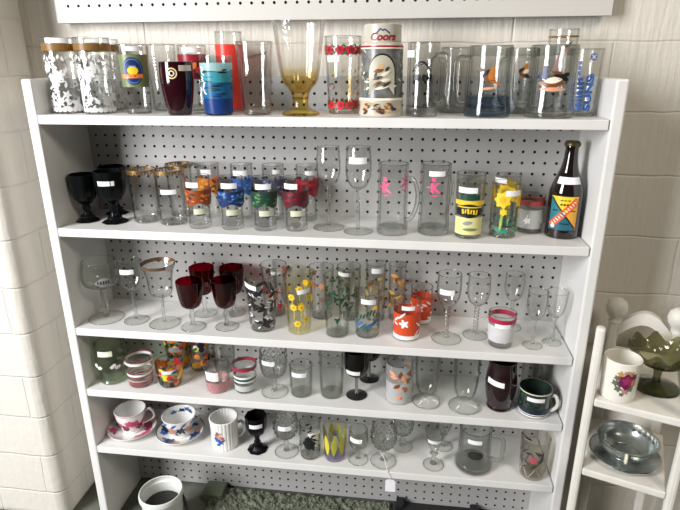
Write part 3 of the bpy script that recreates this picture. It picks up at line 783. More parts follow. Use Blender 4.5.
def strip(v, mb, a0, z0_, a1, z1_, w, mi, off, n=14):
    dx = (a1 - a0) * .0345; dz = z1_ - z0_; L = math.hypot(dx, dz); nx, nz_ = -dz / L * w / 2, dx / L * w / 2
    V = []; F = []
    for i in range(n + 1):
        t = i / n
        for sgn in (1, -1): V.append(v.pt(a0 + (a1 - a0) * t + sgn * nx / .0345, z0_ + dz * t + sgn * nz_, off))
    for i in range(n): F.append((2 * i, 2 * i + 1, 2 * i + 3, 2 * i + 2))
    mb.add(V, F, mi)
strip(v, mb, A * .92, zl + .003, -A * .92, zh - .003, .003, 5, .0012)
strip(v, mb, -A * .86, zl + .008, A * .90, zh - .006, .0135, 4, .0014)
for k in range(11):
    t = .10 + .8 * k / 10; v.blob(mb, 0, zl + .008 + (zh - zl - .014) * t, rect(.0024, .007, .86 + .15 * (-1) ** k, 2), 6, .0018, a=-A * .86 + A * 1.76 * t)
for k in range(3): v.blob(mb, -.006 + .007 * k, .084, rect(.005, .002), 5, .0013); v.blob(mb, -.006 + .006 * k, .075, leaf(.006, .004, .4), 5, .0013)
v.blob(mb, -.019, .028, circle(.0045, 12), 6, .0019); v.blob(mb, .018, .062, rect(.010, .002), 5, .0013); v.blob(mb, -.017, .062, rect(.012, .002), 5, .0013); v.blob(mb, .004, .034, rect(.018, .002), 5, .0013)
v.done(mb, 'label', [I_YEL, I_TEAL, paint('ink_amber', (.72, .36, .04), .4), ink('petrol', (.02, .12, .17)), I_VERM, I_BLACK, I_CREAM])

# ------------------------------------------------------------------ THIRD SHELF
v = put('hollow_stem_glass', 'wide clear hollow stem glass with silver badge, end of third shelf', 'glass', 2, -.5370, .064)
stemware(v, .155, .0430, [(.006, 0), (.030, .06), (.0425, .20), (.0460, .42), (.044, .7), (.040, 1)], .085, CLEAR2, .0062, t=.0016)
mb = MB()
v.blob(mb, .004, .112, leaf(.040, .022, .05, 12), 0, .001)
for k in range(5): v.blob(mb, -.008 + .006 * k, .112, rect(.003, .009, .1, 2), 1, .0014)
v.done(mb, 'silver_badge', [I_GREY, I_BLACK])
v = put('wine_glass', 'clear wine glass with white sticker, second from end of third shelf', 'glass', 2, -.455, .060)
stemware(v, .160, .0300, [(.003, 0), (.018, .08), (.0268, .3), (.0280, .55), (.0262, 1)], .083, CLEAR, .0033, t=.0013)
v.sticker(-20, .139, .034, .012)
v = put('gold_rim_goblet', 'clear goblet with wide brownish gold rim and white rim sticker', 'goblet', 2, -.377, .052)
stemware(v, .160, .0375, [(.003, 0), (.022, .06), (.0285, .22), (.0300, .5), (.0345, .8), (.0410, 1)], .072, CLEAR, .0030, t=.0014)
v.band(.1515, .1598, paint('bronze_rim', (.30, .16, .09), .3, metal=.6), 'gold_rim')
v.sticker(48, .1535, .034, .012, off=.0012)

RUBY = glass('ruby_glass', (.46, .04, .085), (.10, .004, .012))
def ruby(label, x, y, h, rf, rb, turn=0):
    v = put('ruby_goblet', label, 'goblet', 2, x, y, 'ruby bowl goblets on clear stems')
    fl = lambda r, z, a: (r * (1 + .02 * math.cos(10 * a)), z)
    stemware(v, h, rf, [(.006, 0), (rb * .62, .08), (rb * .82, .3), (rb * .92, .6), (rb * .98, .9), (rb, 1)], h * .42, RUBY, .0048, [(.25, 1.0), (.5, 1.7), (.75, 1.0)], CLEAR2, LUMP, t=.0022, mod=fl)
ruby('ruby red goblet in front, nearest the gold rim goblet', -.299, .042, .122, .0300, .0322)
ruby('ruby red goblet behind, nearest the gold rim goblet', -.2975, .1200, .128, .0288, .0320)
ruby('ruby red goblet in front, beside the black pattern tumbler', -.2170, .053, .124, .0286, .0315)
ruby('ruby red goblet at the back, second along, beside the black pattern tumbler', -.2240, .1330, .126, .0287, .0315)

v = put('pattern_tumbler', 'flared clear tumbler with black abstract shapes and white highlights', 'glass', 2, -.128, .060)
tumbler(v, .141, .0300, .0395, bulge=-.001)
mb = MB()
for k in range(46):
    a = -PI + 2 * PI * (k + .5 * random.random()) / 46; z = random.uniform(.016, .108)
    v.blob(mb, 0, z, leaf(random.uniform(.020, .034), random.uniform(.007, .013), random.uniform(-1.2, 1.4)), 0, a=a)
for k in range(40): v.blob(mb, 0, random.uniform(.012, .110), leaf(random.uniform(.008, .016), .0035, random.random() * 6), random.choice((0, 1, 1)), .0010, a=random.uniform(-PI, PI))
v.done(mb, 'abstract_print', [I_BLACK, I_WHITE])
v.sticker(-46, .120, .036, .012, tilt=-.006)
def rearflower(name, label, x, y, h, rb, rt, cols, st=None, n=14, leafy=0):
    v = put(name, label, 'glass', 2, x, y)
    tumbler(v, h, rb, rt, m=CLEAR)
    mb = MB()
    for k in range(n):
        a = -PI + 2 * PI * k / n; z = random.uniform(h * .2, h * .85)
        v.blob(mb, 0, z, flower(.009, 5, .4, k) if not leafy else leaf(.022, .009, random.uniform(0, 3)), k % len(cols), a=a)
        v.blob(mb, 0, z - .014, leaf(.022, .002, 1.4), 0, .0006, a=a)
    v.done(mb, 'flower_print', cols)
    if st: v.sticker(*st)
    return v
rearflower('red_flower_glass', 'tall clear glass with red flowers behind the black pattern tumbler', -.118, .1450, .135, .0275, .0335, [I_RED, I_DRED], (10, .122, .026, .008))
v = put('yellow_tumbler', 'tall tumbler with bright yellow flowers and one white sticker', 'glass', 2, -.037, .058)
tumbler(v, .155, .0280, .0365, bulge=-.001, m=glass('yellowish_glass', (.985, .975, .90), (.5, .46, .25)))
mb = MB()
for a, z in ((-.55, .098), (-.42, .072), (.18, .072), (.05, .120), (.9, .128), (.85, .095), (-.15, .030), (.55, .040), (1.8, .08), (2.6, .11), (-1.6, .06), (-2.3, .1), (3.0, .05)):
    v.blob(mb, 0, z, flower(.0095, 6, .3, a * 5), 0, a=a); v.blob(mb, 0, z, circle(.003, 8), 1, .001, a=a)
    v.blob(mb, 0, z - .020, leaf(.030, .002, 1.45), 2, .0006, a=a + .03)
v.done(mb, 'flower_print', [I_YEL, I_ORANGE, paint('ink_yg', (.55, .50, .08), .5)])
v.sticker(22, .113, .032, .011, tilt=.003)
rearflower('brown_flower_glass', 'tall clear glass with reddish brown flowers between yellow and green leaf tumblers', .0040, .1430, .135, .0270, .0320, [paint('ink_rose_brown', (.42, .16, .12), .5), I_PEACH], None, 10)

def greenleaf(label, x, y, h, rb, rt, st=None, n=22):
    v = put('green_leaf_tumbler', label, 'glass', 2, x, y, 'tumblers with dark green leaves')
    tumbler(v, h, rb, rt, m=CLEAR2)
    mb = MB()
    for k in range(n):
        a = -PI + 2 * PI * (k + .4 * random.random()) / n; z = random.uniform(h * .18, h * .88)
        v.blob(mb, 0, z, flower(.0085, 3, .6, random.random() * 6), 0, a=a)
        v.blob(mb, 0, z - .008, leaf(.018, .0022, random.uniform(.6, 2.4)), 0, .0006, a=a)
    v.done(mb, 'leaf_print', I_DKGREEN)
    if st: v.sticker(*st)
greenleaf('tall green leaf tumbler in front, no sticker', .056, .052, .150, .0272, .0318)
greenleaf('green leaf tumbler at the back with white sticker near its rim', .0735, .1420, .140, .0250, .0300, (-25, .126, .036, .010), 16)

v = put('striped_tumbler', 'small clear tumbler with slanted teal stripes and white sticker', 'glass', 2, .127, .058)
tumbler(v, .110, .0285, .0288)
mb = MB()
for k in range(14):
    a = -1.5 + .28 * k; v.blob(mb, 0, .036 + .006 * math.sin(k), leaf(.030, .0055, .75), 0 if k % 3 else 1, a=a)
    v.blob(mb, 0, .062 + .006 * math.cos(k), leaf(.018, .0045, 1.2), 2, a=a + .1)
v.done(mb, 'stripe_print', [ink('slate_teal', (.03, .11, .11)), I_BLUE, I_DKGREEN])
v.sticker(6, .094, .036, .012, tilt=-.003)
v = rearflower('yellow_leaf_glass', 'narrow tall glass with yellow leaves behind the teal striped tumbler', .1400, .1460, .148, .0235, .0250, [I_YEL, paint('ink_straw', (.7, .5, .15), .5), I_BROWN], (10, .136, .030, .013), 12, 1)
rearflower('orange_print_glass', 'narrow tall glass with faded orange print, back of third shelf', .1930, .1500, .146, .0200, .0220, [paint('ink_faded_orange', (.60, .26, .05), .5), paint('ink_ochre', (.55, .33, .06), .5)], None, 18, 1)
def orangeglass(label, x, y, h, rb, rt, st):
    v = put('orange_tumbler', label, 'glass', 2, x, y, 'squat glasses with orange red print')
    tumbler(v, h, rb, rt)
    v.band(.010, h * .74, frosted('orange_coat', (.80, .10, .03), .30, .35), 'orange_coating')
    mb = MB()
    for k in range(22): v.blob(mb, 0, random.uniform(.014, h * .72), leaf(random.uniform(.012, .026), .005, random.choice((-.7, -.5, .8))), k % 3, .0012, a=random.uniform(-PI, PI))
    v.blob(mb, 0, .045, flower(.012, 5, .5), 0, .0015, a=-.2); v.patch(mb, -PI, PI, .004, .014, .0010, 0, nu=40, nv=1)
    v.done(mb, 'white_print', [I_WHITE, I_WHITE, I_VERM])
    if st: v.sticker(*st)
orangeglass('squat glass with bright orange red print, front one, sticker inside rim', .2195, .058, .093, .0292, .0320, (5, .085, .030, .010))
orangeglass('squat glass with orange red print, half hidden behind its front twin', .2540, .1420, .094, .0235, .0275, None)

TW = dict(knob=None)
v = put('twist_stem_glass', 'clear wine glass with twisted stem and white sticker', 'glass', 2, .312, .056, 'wine glasses with twisted stems')
stemware(v, .163, .0345, [(.003, 0), (.016, .07), (.0255, .3), (.0280, .55), (.0270, 1)], .082, CLEAR, .0048, twist=260, t=.0013)
v.sticker(-10, .127, .034, .0125)
v = put('twist_stem_glass', 'clear wine glass with twisted stem, no sticker, behind red banded glass', 'glass', 2, .381, .082, 'wine glasses with twisted stems')
stemware(v, .153, .0290, [(.003, 0), (.018, .10), (.0262, .4), (.0262, .7), (.0250, 1)], .078, CLEAR, .0050, twist=260, t=.0013)
v = put('banded_glass', 'short frosted white glass with crimson band under its rim', 'glass', 2, .433, .044)
tumbler(v, .080, .0268, .0312)
v.band(.062, .0735, paint('ink_crimson', (.42, .015, .06), .4), 'red_band'); v.band(.016, .056, frosted('white_frost', (.82, .82, .82), .35, .6), 'frosted_body')
v.sticker(5, .058, .034, .010)
v = put('wine_glass', 'clear wine glass at the back between red banded glass and small cordial', 'glass', 2, .470, .1340)
stemware(v, .140, .0262, [(.003, 0), (.015, .10), (.0222, .4), (.0225, .7), (.0212, 1)], .072, CLEAR, .0036, t=.0013)
v = put('small_wine_glass', 'small clear wine glass in front, between banded glass and side panel', 'glass', 2, .505, .046)
stemware(v, .134, .0220, [(.003, 0), (.015, .12), (.0215, .5), (.0222, 1)], .064, CLEAR, .0034, t=.0013)
v = put('small_wine_glass', 'small clear faceted stem glass, last one by the right side panel', 'glass', 2, .552, .066)
stemware(v, .128, .0210, [(.003, 0), (.014, .12), (.0205, .45), (.0232, 1)], .064, CLEAR, .0045, knob=[(.2, 1.2), (.4, .8), (.6, 1.25), (.8, .8)], t=.0013)

def facets(v, z0, z1, n, rows):
    mb = MB()
    for j in range(rows):
        z = z0 + (z1 - z0) * j / (rows - 1); w = PI * v.R(z) / n * .92; hh = (z1 - z0) / (rows - 1) * .92
        for k in range(n): v.blob(mb, 0, z, [(w * math.cos(q), hh * math.sin(q)) for q in [PI / 2 * i for i in range(4)]], 0, .0004, a=2 * PI * (k + .5 * (j % 2)) / n, dome=.0016)
    mb.build('cut_facets', LUMP, v.root, smooth=False)
# ------------------------------------------------------------------ FOURTH SHELF
GREENG = glass('green_glass', (.86, .90, .83), (.14, .18, .12))
v = put('green_footed_glass', 'round dark green glass with white flowers and sticker, end of fourth shelf', 'glass', 3, -.5375, .056)
v.shell(catmull([(.030, 0), (.034, .004), (.0300, .014), (.0345, .030), (.0405, .055), (.0410, .080), (.0385, .110)], 4), .0025, .010, GREENG, 'glass_body', 44)
mb = MB()
for a in (.15, .95, -1.0): 
    for k in range(4): v.blob(mb, .0, .056 + .005 * math.sin(k * 2), flower(.006, 5, .4, k), 0, a=a + .14 * k - .2)
v.done(mb, 'white_flowers', I_WHITE)
v.sticker(-22, .094, .036, .014, m=paint('cream_sticker', (.74, .75, .62), .6))
def ringglass(label, x, y, h, rb, rt, bands, st=None, mid=None):
    v = put('ringed_glass', label, 'glass', 3, x, y)
    tumbler(v, h, rb, rt, m=mid or CLEAR)
    for z0_, z1_, m in bands: v.band(z0_, z1_, m, 'painted_ring', nv=1)
    if st: v.sticker(*st)
    return v
RL = paint('ink_ring_red', (.30, .05, .06), .4)
ringglass('straight glass with white and dark red painted rings, beside fruit glass', -.4580, .048, .080, .0300, .0345, [(.066, .073, I_WHITE), (.0735, .0765, RL), (.046, .048, I_DRED), (.034, .040, I_WHITE), (.031, .0335, RL), (.012, .015, RL), (.018, .023, paint('ring_pink', (.55, .3, .3), .4)), (.004, .007, RL)])
def fruit(label, x, y, h, rb, rt, st=None, m=None, sparse=0):
    v = put('fruit_glass', label, 'glass', 3, x, y, 'glasses printed with fruit')
    tumbler(v, h, rb, rt, m=m or CLEAR2)
    mb = MB()
    for k in range(70 if not sparse else 40):
        z = random.uniform(.010, h * .86); a = random.uniform(-PI, PI); c = random.choice((0, 0, 1, 2, 3, 4))
        v.blob(mb, 0, z, circle(random.uniform(.006, .0105), 12) if c != 3 else leaf(.018, .008, random.random() * 6), c, .0006 + .0002 * c, a=a)
    v.done(mb, 'fruit_print', [I_ORANGE, I_YEL, I_RED, I_GREEN, I_BLACK])
    if st: v.sticker(*st)
fruit('short fruit print glass in front, white sticker across its rim', -.3800, .054, .066, .0272, .0355, (-5, .050, .036, .010))
fruit('taller fruit print glass behind the short one, silver sticker', -.3950, .1400, .110, .0275, .0330, (-8, .066, .034, .013, 0, 'price_sticker', paint('silver_sticker', (.42, .46, .52), .3, metal=.5)))
fruit('narrow dark fruit print glass behind, next to pink glass', -.3330, .1400, .115, .0245, .0270, (0, .075, .028, .010), None, 1)
v = put('pink_dot_glass', 'small glass with frosted pink dotted base and large white sticker', 'glass', 3, -.2500, .046)
tumbler(v, .068, .0268, .0335)
v.band(.004, .032, frosted('pink_frost', (.80, .52, .52), .60, .5), 'pink_base')
mb = MB()
for j in range(3):
    for k in range(20): v.blob(mb, 0, .010 + .008 * j, circle(.0028, 8), 0, .001, a=2 * PI * (k + .5 * j) / 20)
v.done(mb, 'pink_dots', ink('rose_dot', (.60, .16, .18)))
v.sticker(-28, .052, .034, .026)
v = put('clear_tumbler', 'clear tumbler behind the pink dotted glass', 'glass', 3, -.2640, .1400)
tumbler(v, .110, .0270, .0315, m=CLEAR2)
ringglass('flared glass with crimson rim and white and dark green rings', -.1800, .052, .076, .0255, .0310, [(.066, .0755, paint('ring_crimson', (.36, .02, .05), .35)), (.044, .050, I_WHITE), (.038, .0435, I_DKGREEN), (.033, .0375, I_WHITE), (.008, .024, frosted('white_frost2', (.75, .78, .74), .4, .5))])
def diamond(n, amt, zk):
    def f(r, z, a): return (r * (1 + amt * math.cos(n * a + zk * z) * math.cos(n * a - zk * z)), z)
    return f
v = put('cut_goblet', 'pressed diamond pattern goblet with white rim sticker on fourth shelf', 'goblet', 3, -.1040, .050)
stemware(v, .118, .0340, [(.008, 0), (.024, .08), (.0310, .3), (.0335, .65), (.0340, 1)], .046, CUT, .0055, [(.3, 1.3), (.5, .9), (.7, 1.3)], CLEAR2, LUMP, t=.0025)
facets(v, .056, .100, 14, 6)
v.sticker(-25, .098, .034, .012)
v = put('clear_tumbler', 'small plain clear tumbler with white sticker, beside pressed goblet', 'glass', 3, -.0360, .054)
tumbler(v, .081, .0272, .0295, m=CLEAR2); v.sticker(-12, .066, .038, .012)
v = put('clear_tumbler', 'taller plain clear tumbler beside the dark stemmed wine glass', 'glass', 3, .0400, .060)
tumbler(v, .118, .0285, .0305, m=CLEAR2, bulge=.001)
DARKW = glass('dark_smoke_glass', (.10, .025, .04), (.015, .004, .006))
STEEL = paint('dark_chrome', (.28, .27, .26), .14, metal=1.0)
BLKF = paint('black_foot', (.02, .02, .02), .12, coat=.6)
def darkwine(label, x, y, h, rf, rb, st=None):
    v = put('dark_wine_glass', label, 'glass', 3, x, y, 'dark bowl wine glasses')
    stemware(v, h, rf, [(.003, 0), (rb * .7, .07), (rb * .97, .3), (rb * 1.02, .6), (rb, 1)], h * .45, DARKW, .0034, None, BLKF, STEEL, t=.0016)
    if st: v.sticker(*st)
darkwine('dark purple wine glass with white sticker in front', .1025, .060, .128, .0262, .0305, (-20, .078, .036, .012))
darkwine('dark purple wine glass standing behind its stickered twin', .1270, .1400, .128, .0255, .0300)
v = put('frosted_tumbler', 'frosted straight tumbler with brown and orange autumn leaves', 'glass', 3, .2080, .060)
tumbler(v, .106, .0312, .0335, m=CLEAR2)
v.band(.003, .058, frosted('frosted_grey', (.78, .77, .77), .50, .45), 'frosted_band')
v.band(.058, .104, frosted('light_frost', (.86, .85, .85), .80, .45), 'frosted_band')
mb = MB()
for a, z, c in ((-.55, .086, 1), (-.42, .076, 1), (.05, .084, 0), (.6, .070, 2), (-.18, .052, 0), (.42, .046, 2), (-.02, .024, 1), (.75, .088, 2), (.3, .072, 1), (2, .05, 0), (2.6, .08, 1), (-2, .06, 2), (-2.6, .03, 1), (1.4, .03, 0)):
    v.blob(mb, 0, z, leaf(.021, .010, a * 3 + 1.2), c, .0012, a=a); v.blob(mb, 0, z - .004, leaf(.015, .007, a * 2 + .2), (c + 1) % 3, .0011, a=a + .06)
v.done(mb, 'leaf_print', [I_BROWN, I_PEACH, paint('ink_rust', (.38, .13, .05), .5)])
def pilsner(label, x, y, h, rf, rt):
    v = put('pilsner_glass', label, 'glass', 3, x, y, 'tall footed pilsner glasses')
    flt = lambda r, z, a: (r * (1 + .02 * math.cos(28 * a)), z + (.0013 * math.cos(28 * a) if .004 < z < .015 else 0))
    v.lump([(0, 0), (rf * .97, 0), (rf, .003), (rf * .95, .005), (rf * .6, .010), (.013, .016), (.010, .022), (0, .023)], FOOT, 'foot', 112, flt, 60)
    mb = MB(); lathe(mb, [(rf - .0006 + .0014 * math.cos(q), .0028 + .0016 * math.sin(q)) for q in [2 * PI * k / 8 for k in range(9)]], 112, lambda r, z, a: (r * (1 + .02 * math.cos(28 * a)), z)); mb.build('foot_rim', LUMP, v.root)
    v.shell(catmull([(.0105, .021), (.0180, .028), (.0245, .042), (.0285, .065), (.0300, .1), (rt, h)], 5), .0022, .008, CLEAR2, 'bowl', 44)
pilsner('footed pilsner glass with ribbed base, beside autumn leaf tumbler', .2740, .052, .142, .0340, .0300)
pilsner('footed pilsner glass with ribbed base, beside the maroon vase', .3645, .044, .142, .0370, .0310)
v = put('maroon_vase', 'dark maroon bulging vase with slanted white sticker', 'vase', 3, .4475, .057)
v.shell(catmull([(.0275, 0), (.0300, .004), (.0285, .012), (.0335, .035), (.0365, .060), (.0355, .085), (.0320, .108), (.0325, .128)], 4), .0025, .008, paint('vase_maroon', (.014, .003, .006), .08, coat=.5), 'vase_body', 48)
v.sticker(-20, .080, .042, .013, tilt=-.005)
v = put('green_mug', 'dark green mug with white rim, white sticker and white base bands', 'mug', 3, .5260, .047)
GM = paint('dark_green_glaze', (.03, .048, .038), .12, coat=.5, vary=.6, vscale=40)
tumbler(v, .066, .0345, .0372, t=.003, base=.006, m=GM, part='mug_body')
for z0_, z1_, m in ((.003, .0065, I_WHITE), (.009, .011, I_WHITE), (.0635, .0662, I_CREAM), (.013, .024, ink('deep_navy', (.012, .02, .04)))): v.band(z0_, z1_, m, 'painted_ring', .0007, 1)
mb = MB()
for k in range(26): v.blob(mb, 0, random.uniform(.028, .056), leaf(.012, .005, random.random() * 6), k % 2, .0007, a=random.uniform(-PI, PI))
v.done(mb, 'green_print', [ink('pine', (.02, .10, .05)), I_BLACK])
v.handle(82, .014, .052, .016, .0042, paint('cream_glaze2', (.6, .6, .54), .2, coat=.4), .8)
v.sticker(6, .051, .040, .010)
v = put('clear_tumbler', 'clear glass tumbler standing behind the dark green mug', 'glass', 3, .5430, .1420)
tumbler(v, .105, .0300, .0340, m=CLEAR2)

# ------------------------------------------------------------------ BOTTOM SHELF
def saucer(label, x, y, r, m, deco):
    v = put('saucer', label, 'saucer', 4, x, y)
    prof = [(0, .0), (r * .52, 0), (r * .54, .0025), (r * .75, .007), (r * .93, .013), (r, .0175), (r * .995, .0190), (r * .92, .0160), (r * .74, .0100), (r * .52, .0055), (r * .48, .0050), (0, .0048)]
    v.lump(prof, m, 'dish', 56)
    tp = [(r * .50, .0060), (r * .74, .0106), (r * .92, .0166), (r * .99, .0192)]
    mb = MB()
    def top(a, rr):
        for (r0, z0_), (r1, z1_) in zip(tp, tp[1:]):
            if rr <= r1: return z0_ + (z1_ - z0_) * (rr - r0) / (r1 - r0)
        return tp[-1][1]
    for a, rr, poly, mi in deco:
        n = len(poly); cx_, cy_ = rr * math.sin(a), -rr * math.cos(a)
        V = []
        for k in (0, .5, 1):
            for x_, y_ in ([(0, 0)] if k == 0 else poly):
                px, py = cx_ + k * x_, cy_ + k * y_; q = math.hypot(px, py)
                V.append((px, py, top(0, min(max(q, r * .5), r * .985)) + .0008))
        F = []
        for i in range(n):
            j = (i + 1) % n; F.append((0, 1 + i, 1 + j)); F.append((1 + i, 1 + n + i, 1 + n + j, 1 + j))
        mb.add(V, F, mi)
    v.done(mb, 'painted_flowers', DECO)
    mb = MB(); V = []; F = []
    for k in range(56):
        a = 2 * PI * k / 56
        for q, zz in ((r * .965, .0182), (r * .998, .0192)): V.append((q * math.sin(a), -q * math.cos(a), zz + .0006))
    for k in range(56): a = 2 * k; b_ = 2 * ((k + 1) % 56); F.append((a, a + 1, b_ + 1, b_))
    mb.add(V, F); v.done(mb, 'edge_line', paint('edge_pink', (.62, .36, .30), .3) if deco is ROSES else I_NAVY)
    return v
DECO = [ink('rose', (.62, .08, .20)), ink('plum', (.22, .02, .08)), I_GREEN, I_NAVY, I_PEACH, I_BLUE]
ROSES = [(a, .045 + .005 * math.sin(3 * a), flower(.013, 5, .35, a), random.choice((0, 0, 1))) for a in (.2, .65, 1.1, 1.6, -2.6, -1.7)] + [(a + .25, .048, leaf(.018, .007, a), 2) for a in (.2, .65, 1.1, 1.6, -2.6, -1.7)]
BLUES = [(a, .044, flower(.016, 6, .35, a), 3) for a in (-.75, .95, 2.4, -2.2)] + [(a + .42, .045, flower(.010, 5, .4, a), c) for a, c in ((-.75, 4), (.95, 4), (2.4, 4), (-2.2, 5))] + [(a - .40, .046, leaf(.020, .008, a), 5) for a in (-.75, .95, 2.4, -2.2)]
saucer('white saucer with pink roses under the rose teacup', -.5185, .074, .0650, CHINA, ROSES)
saucer('white saucer with navy blue flowers under the blue flowered cup', -.3800, .074, .0640, CHINA, BLUES)
def teacup(label, x, y, h, rb, rt, deg, fill):
    v = put('teacup', label, 'cup', 4, x, y)
    v.root.location.z += .0054
    v.shell(catmull([(rb, 0), (rb * 1.02, .004), (rb * .94, .006), (rb * 1.15, .012), (rt * .74, .024), (rt * .90, .042), (rt * .965, .056), (rt, h)], 4), .0022, .006, CHINA, 'cup_body', 56)
    mb = MB(); fill(v, mb); v.done(mb, 'painted_flowers', DECO)
    v.handle(deg, .018, h * .86, .021, .0030, CHINA, 1.3)
    return v
def rosecup(v, mb):
    for k in range(15):
        a = -PI + 2 * PI * k / 15; z = .034 + .010 * math.sin(k * 1.9)
        v.blob(mb, 0, z, flower(.0120, 5, .30, k), 0 if k % 3 else 1, a=a); v.blob(mb, 0, z - .006, leaf(.016, .006, 1 + k), 1 if k % 2 else 2, .0006, a=a + .18)
    for k in range(60): v.blob(mb, 0, .0655, rect(.0045, .002, 0, 1), 0, .0006, a=2 * PI * k / 60)
def bluecup(v, mb):
    for k in range(10):
        a = -PI + 2 * PI * k / 10; v.blob(mb, 0, .032, flower(.013, 6, .35, k), 3 if k % 2 else 4, a=a); v.blob(mb, 0, .050, leaf(.020, .007, .6), 5, .0006, a=a + .2); v.blob(mb, 0, .022, leaf(.02, .006, 2), 2, .0006, a=a + .25)
teacup('white teacup painted with pink roses on its matching saucer', -.5190, .074, .066, .0240, .0415, 78, rosecup)
v = teacup('wide white cup with blue and orange flowers on its saucer', -.3800, .074, .060, .0250, .0450, 110, bluecup)
mb = MB()
rin = lambda z: v.R(z) - .0030
for a, z, c in ((2.5, .050, 5), (2.9, .046, 3), (-2.8, .044, 5), (2.2, .046, 3)):
    P = flower(.010, 5, .4, a); rr = rin(z); n = len(P)
    V = [(rr * math.sin(a), -rr * math.cos(a), z)] + [(rr * math.sin(a + x / rr), -rr * math.cos(a + x / rr), z + y * .8) for x, y in P]
    mb.add(V, [(0, 1 + i, 1 + (i + 1) % n) for i in range(n)], c)
v.done(mb, 'inside_flowers', DECO)

v = put('china_mug', 'white ribbed china mug with small blue and pink flowers', 'mug', 4, -.2475, .055)
rbm = lambda r, z, a: (r * (1 - .030 * (1 - abs(math.cos(12 * a))) ** 2), z)
v.shell(catmull([(.0335, 0), (.0350, .003), (.0350, .03), (.0356, .055), (.0378, .084)], 4), .0040, .006, CHINA, 'mug_body', 144, rbm)
v.handle(85, .022, .062, .018, .0042, CHINA, 1.0)
mb = MB()
for s_, z, r_, c in ((-.022, .036, .0075, 5), (-.013, .030, .008, 5), (-.016, .046, .006, 4), (-.024, .050, .005, 0), (-.008, .042, .0055, 0), (-.019, .022, .005, 5), (-.012, .056, .004, 4)):
    v.blob(mb, s_, z, flower(r_, 5, .4, s_ * 300), c, .0012)
for s_, z, ro in ((-.027, .040, 1.2), (-.006, .034, .4), (-.02, .056, 2)): v.blob(mb, s_, z, leaf(.012, .005, ro), 2, .001)
v.done(mb, 'painted_flowers', DECO)

v = put('octagonal_goblet', 'black faceted goblet with eight sided foot on the bottom shelf', 'goblet', 4, -.1560, .044)
def octm(r, z, a):
    k = PI / 4; q = (a % k) - k / 2; return (r * math.cos(PI / 8) / math.cos(q), z)
stemware(v, .104, .0275, [(.008, 0), (.020, .10), (.0262, .35), (.0280, .7), (.0290, 1)], .048, BLACKG, .0065, [(.2, 1.4), (.5, .85), (.8, 1.2)], BLACKG, BLACKG, t=.003, mod=octm, foot_mod=octm, seg=48, foot_h=.009)
v.sticker(-4, .088, .034, .012, off=.001)
def cutgob(label, x, y, h, rf, rb, zb, st=None, n=10, group=None, zk=230):
    v = put('cut_goblet', label, 'goblet', 4, x, y, group)
    stemware(v, h, rf, [(.007, 0), (rb * .7, .09), (rb * .96, .35), (rb * 1.02, .6), (rb * .95, 1)], zb, CUT, .0052, [(.25, 1.0), (.5, 1.6), (.75, 1.0)], CLEAR2, LUMP, t=.0026)
    facets(v, zb + (h - zb) * .14, zb + (h - zb) * .72, n + 2, 5)
    if st: v.sticker(*st)
    return v
cutgob('cut glass goblet with white sticker beside the black faceted goblet', -.0785, .044, .108, .0310, .0315, .046, (-6, .092, .034, .012))
v = put('dark_print_tumbler', 'small tumbler with blackish print and white sticker, bottom shelf', 'glass', 4, -.0150, .042)
tumbler(v, .098, .0266, .0280, m=CLEAR2)
mb = MB(); v.blob(mb, -.002, .050, jag(.018, 14, .3), 0); v.blob(mb, -.004, .066, leaf(.022, .014, .3), 0)
for k in range(16): v.blob(mb, 0, random.uniform(.025, .082), leaf(.016, .006, random.random() * 6), k % 2, .001, a=random.uniform(-PI, PI))
v.done(mb, 'dark_print', [I_BLACK, ink('charcoal', (.05, .055, .05))])
v.sticker(26, .078, .036, .012, tilt=.002)
v = put('yellow_stripe_tumbler', 'tumbler with upright yellow green leaf stripes and violet base', 'glass', 4, .0490, .042)
tumbler(v, .090, .0270, .0312, m=glass('violet_base_glass', (1, 1, 1), (.4, .4, .38), grad=[(0, (.78, .76, .86)), (.2, (.88, .87, .91)), (.4, (.97, .97, .92)), (1, (.98, .98, .95))]))
mb = MB()
for k in range(9): v.blob(mb, 0, .050, leaf(.062, .0155, PI / 2 + .06 * (-1) ** k), k % 2, a=-.75 + 2 * PI * k / 9)
for k in range(4): v.blob(mb, 0, .048, jag(.011, 9, .3), 2, .0006, a=-.05 + 1.57 * k)
v.done(mb, 'leaf_stripes', [paint('ink_lime', (.62, .55, .04), .4), paint('ink_olive_y', (.35, .36, .04), .4), I_GREY])
v = put('brandy_glass', 'small round brandy glass with white sticker beside yellow stripe tumbler', 'glass', 4, .1105, .036)
stemware(v, .094, .0256, [(.004, 0), (.018, .12), (.0245, .4), (.0245, .65), (.0225, 1)], .034, CLEAR2, .0042, t=.0015)
v.sticker(-18, .074, .032, .012, tilt=-.003)
cutgob('cut glass goblet wearing a hanging white string tag', .1740, .039, .104, .0330, .0318, .042, None, 10, None, 200)
cutgob('small cut glass goblet standing behind the tagged goblet', .2210, .1000, .102, .0262, .0265, .040, None, 9, None, 260)
v = put('cordial_glass', 'small cone shaped cordial glass with white sticker, front of bottom shelf', 'glass', 4, .3000, .040)
stemware(v, .106, .0262, [(.004, 0), (.011, .18), (.0185, .5), (.0240, .8), (.0258, 1)], .036, CLEAR2, .0055, [(.4, 1.1), (.7, .9)], CLEAR2, LUMP, t=.0022)
v.sticker(0, .083, .034, .011)
v = put('cordial_glass', 'clear cordial glass standing behind the front cordial glass', 'glass', 4, .3280, .1150)
stemware(v, .104, .0240, [(.004, 0), (.012, .15), (.0200, .5), (.0235, 1)], .038, CLEAR2, .0048, t=.0018)
v = mug('glass_tankard', 'wide glass tankard with dark oval emblem and square handle', 4, .4000, .055, .112, .0395, 78, None, .0075, reach=.030, hz=(.30, .88), hr=.0055, basez=.014)
v.sticker(0, .094, .034, .011)
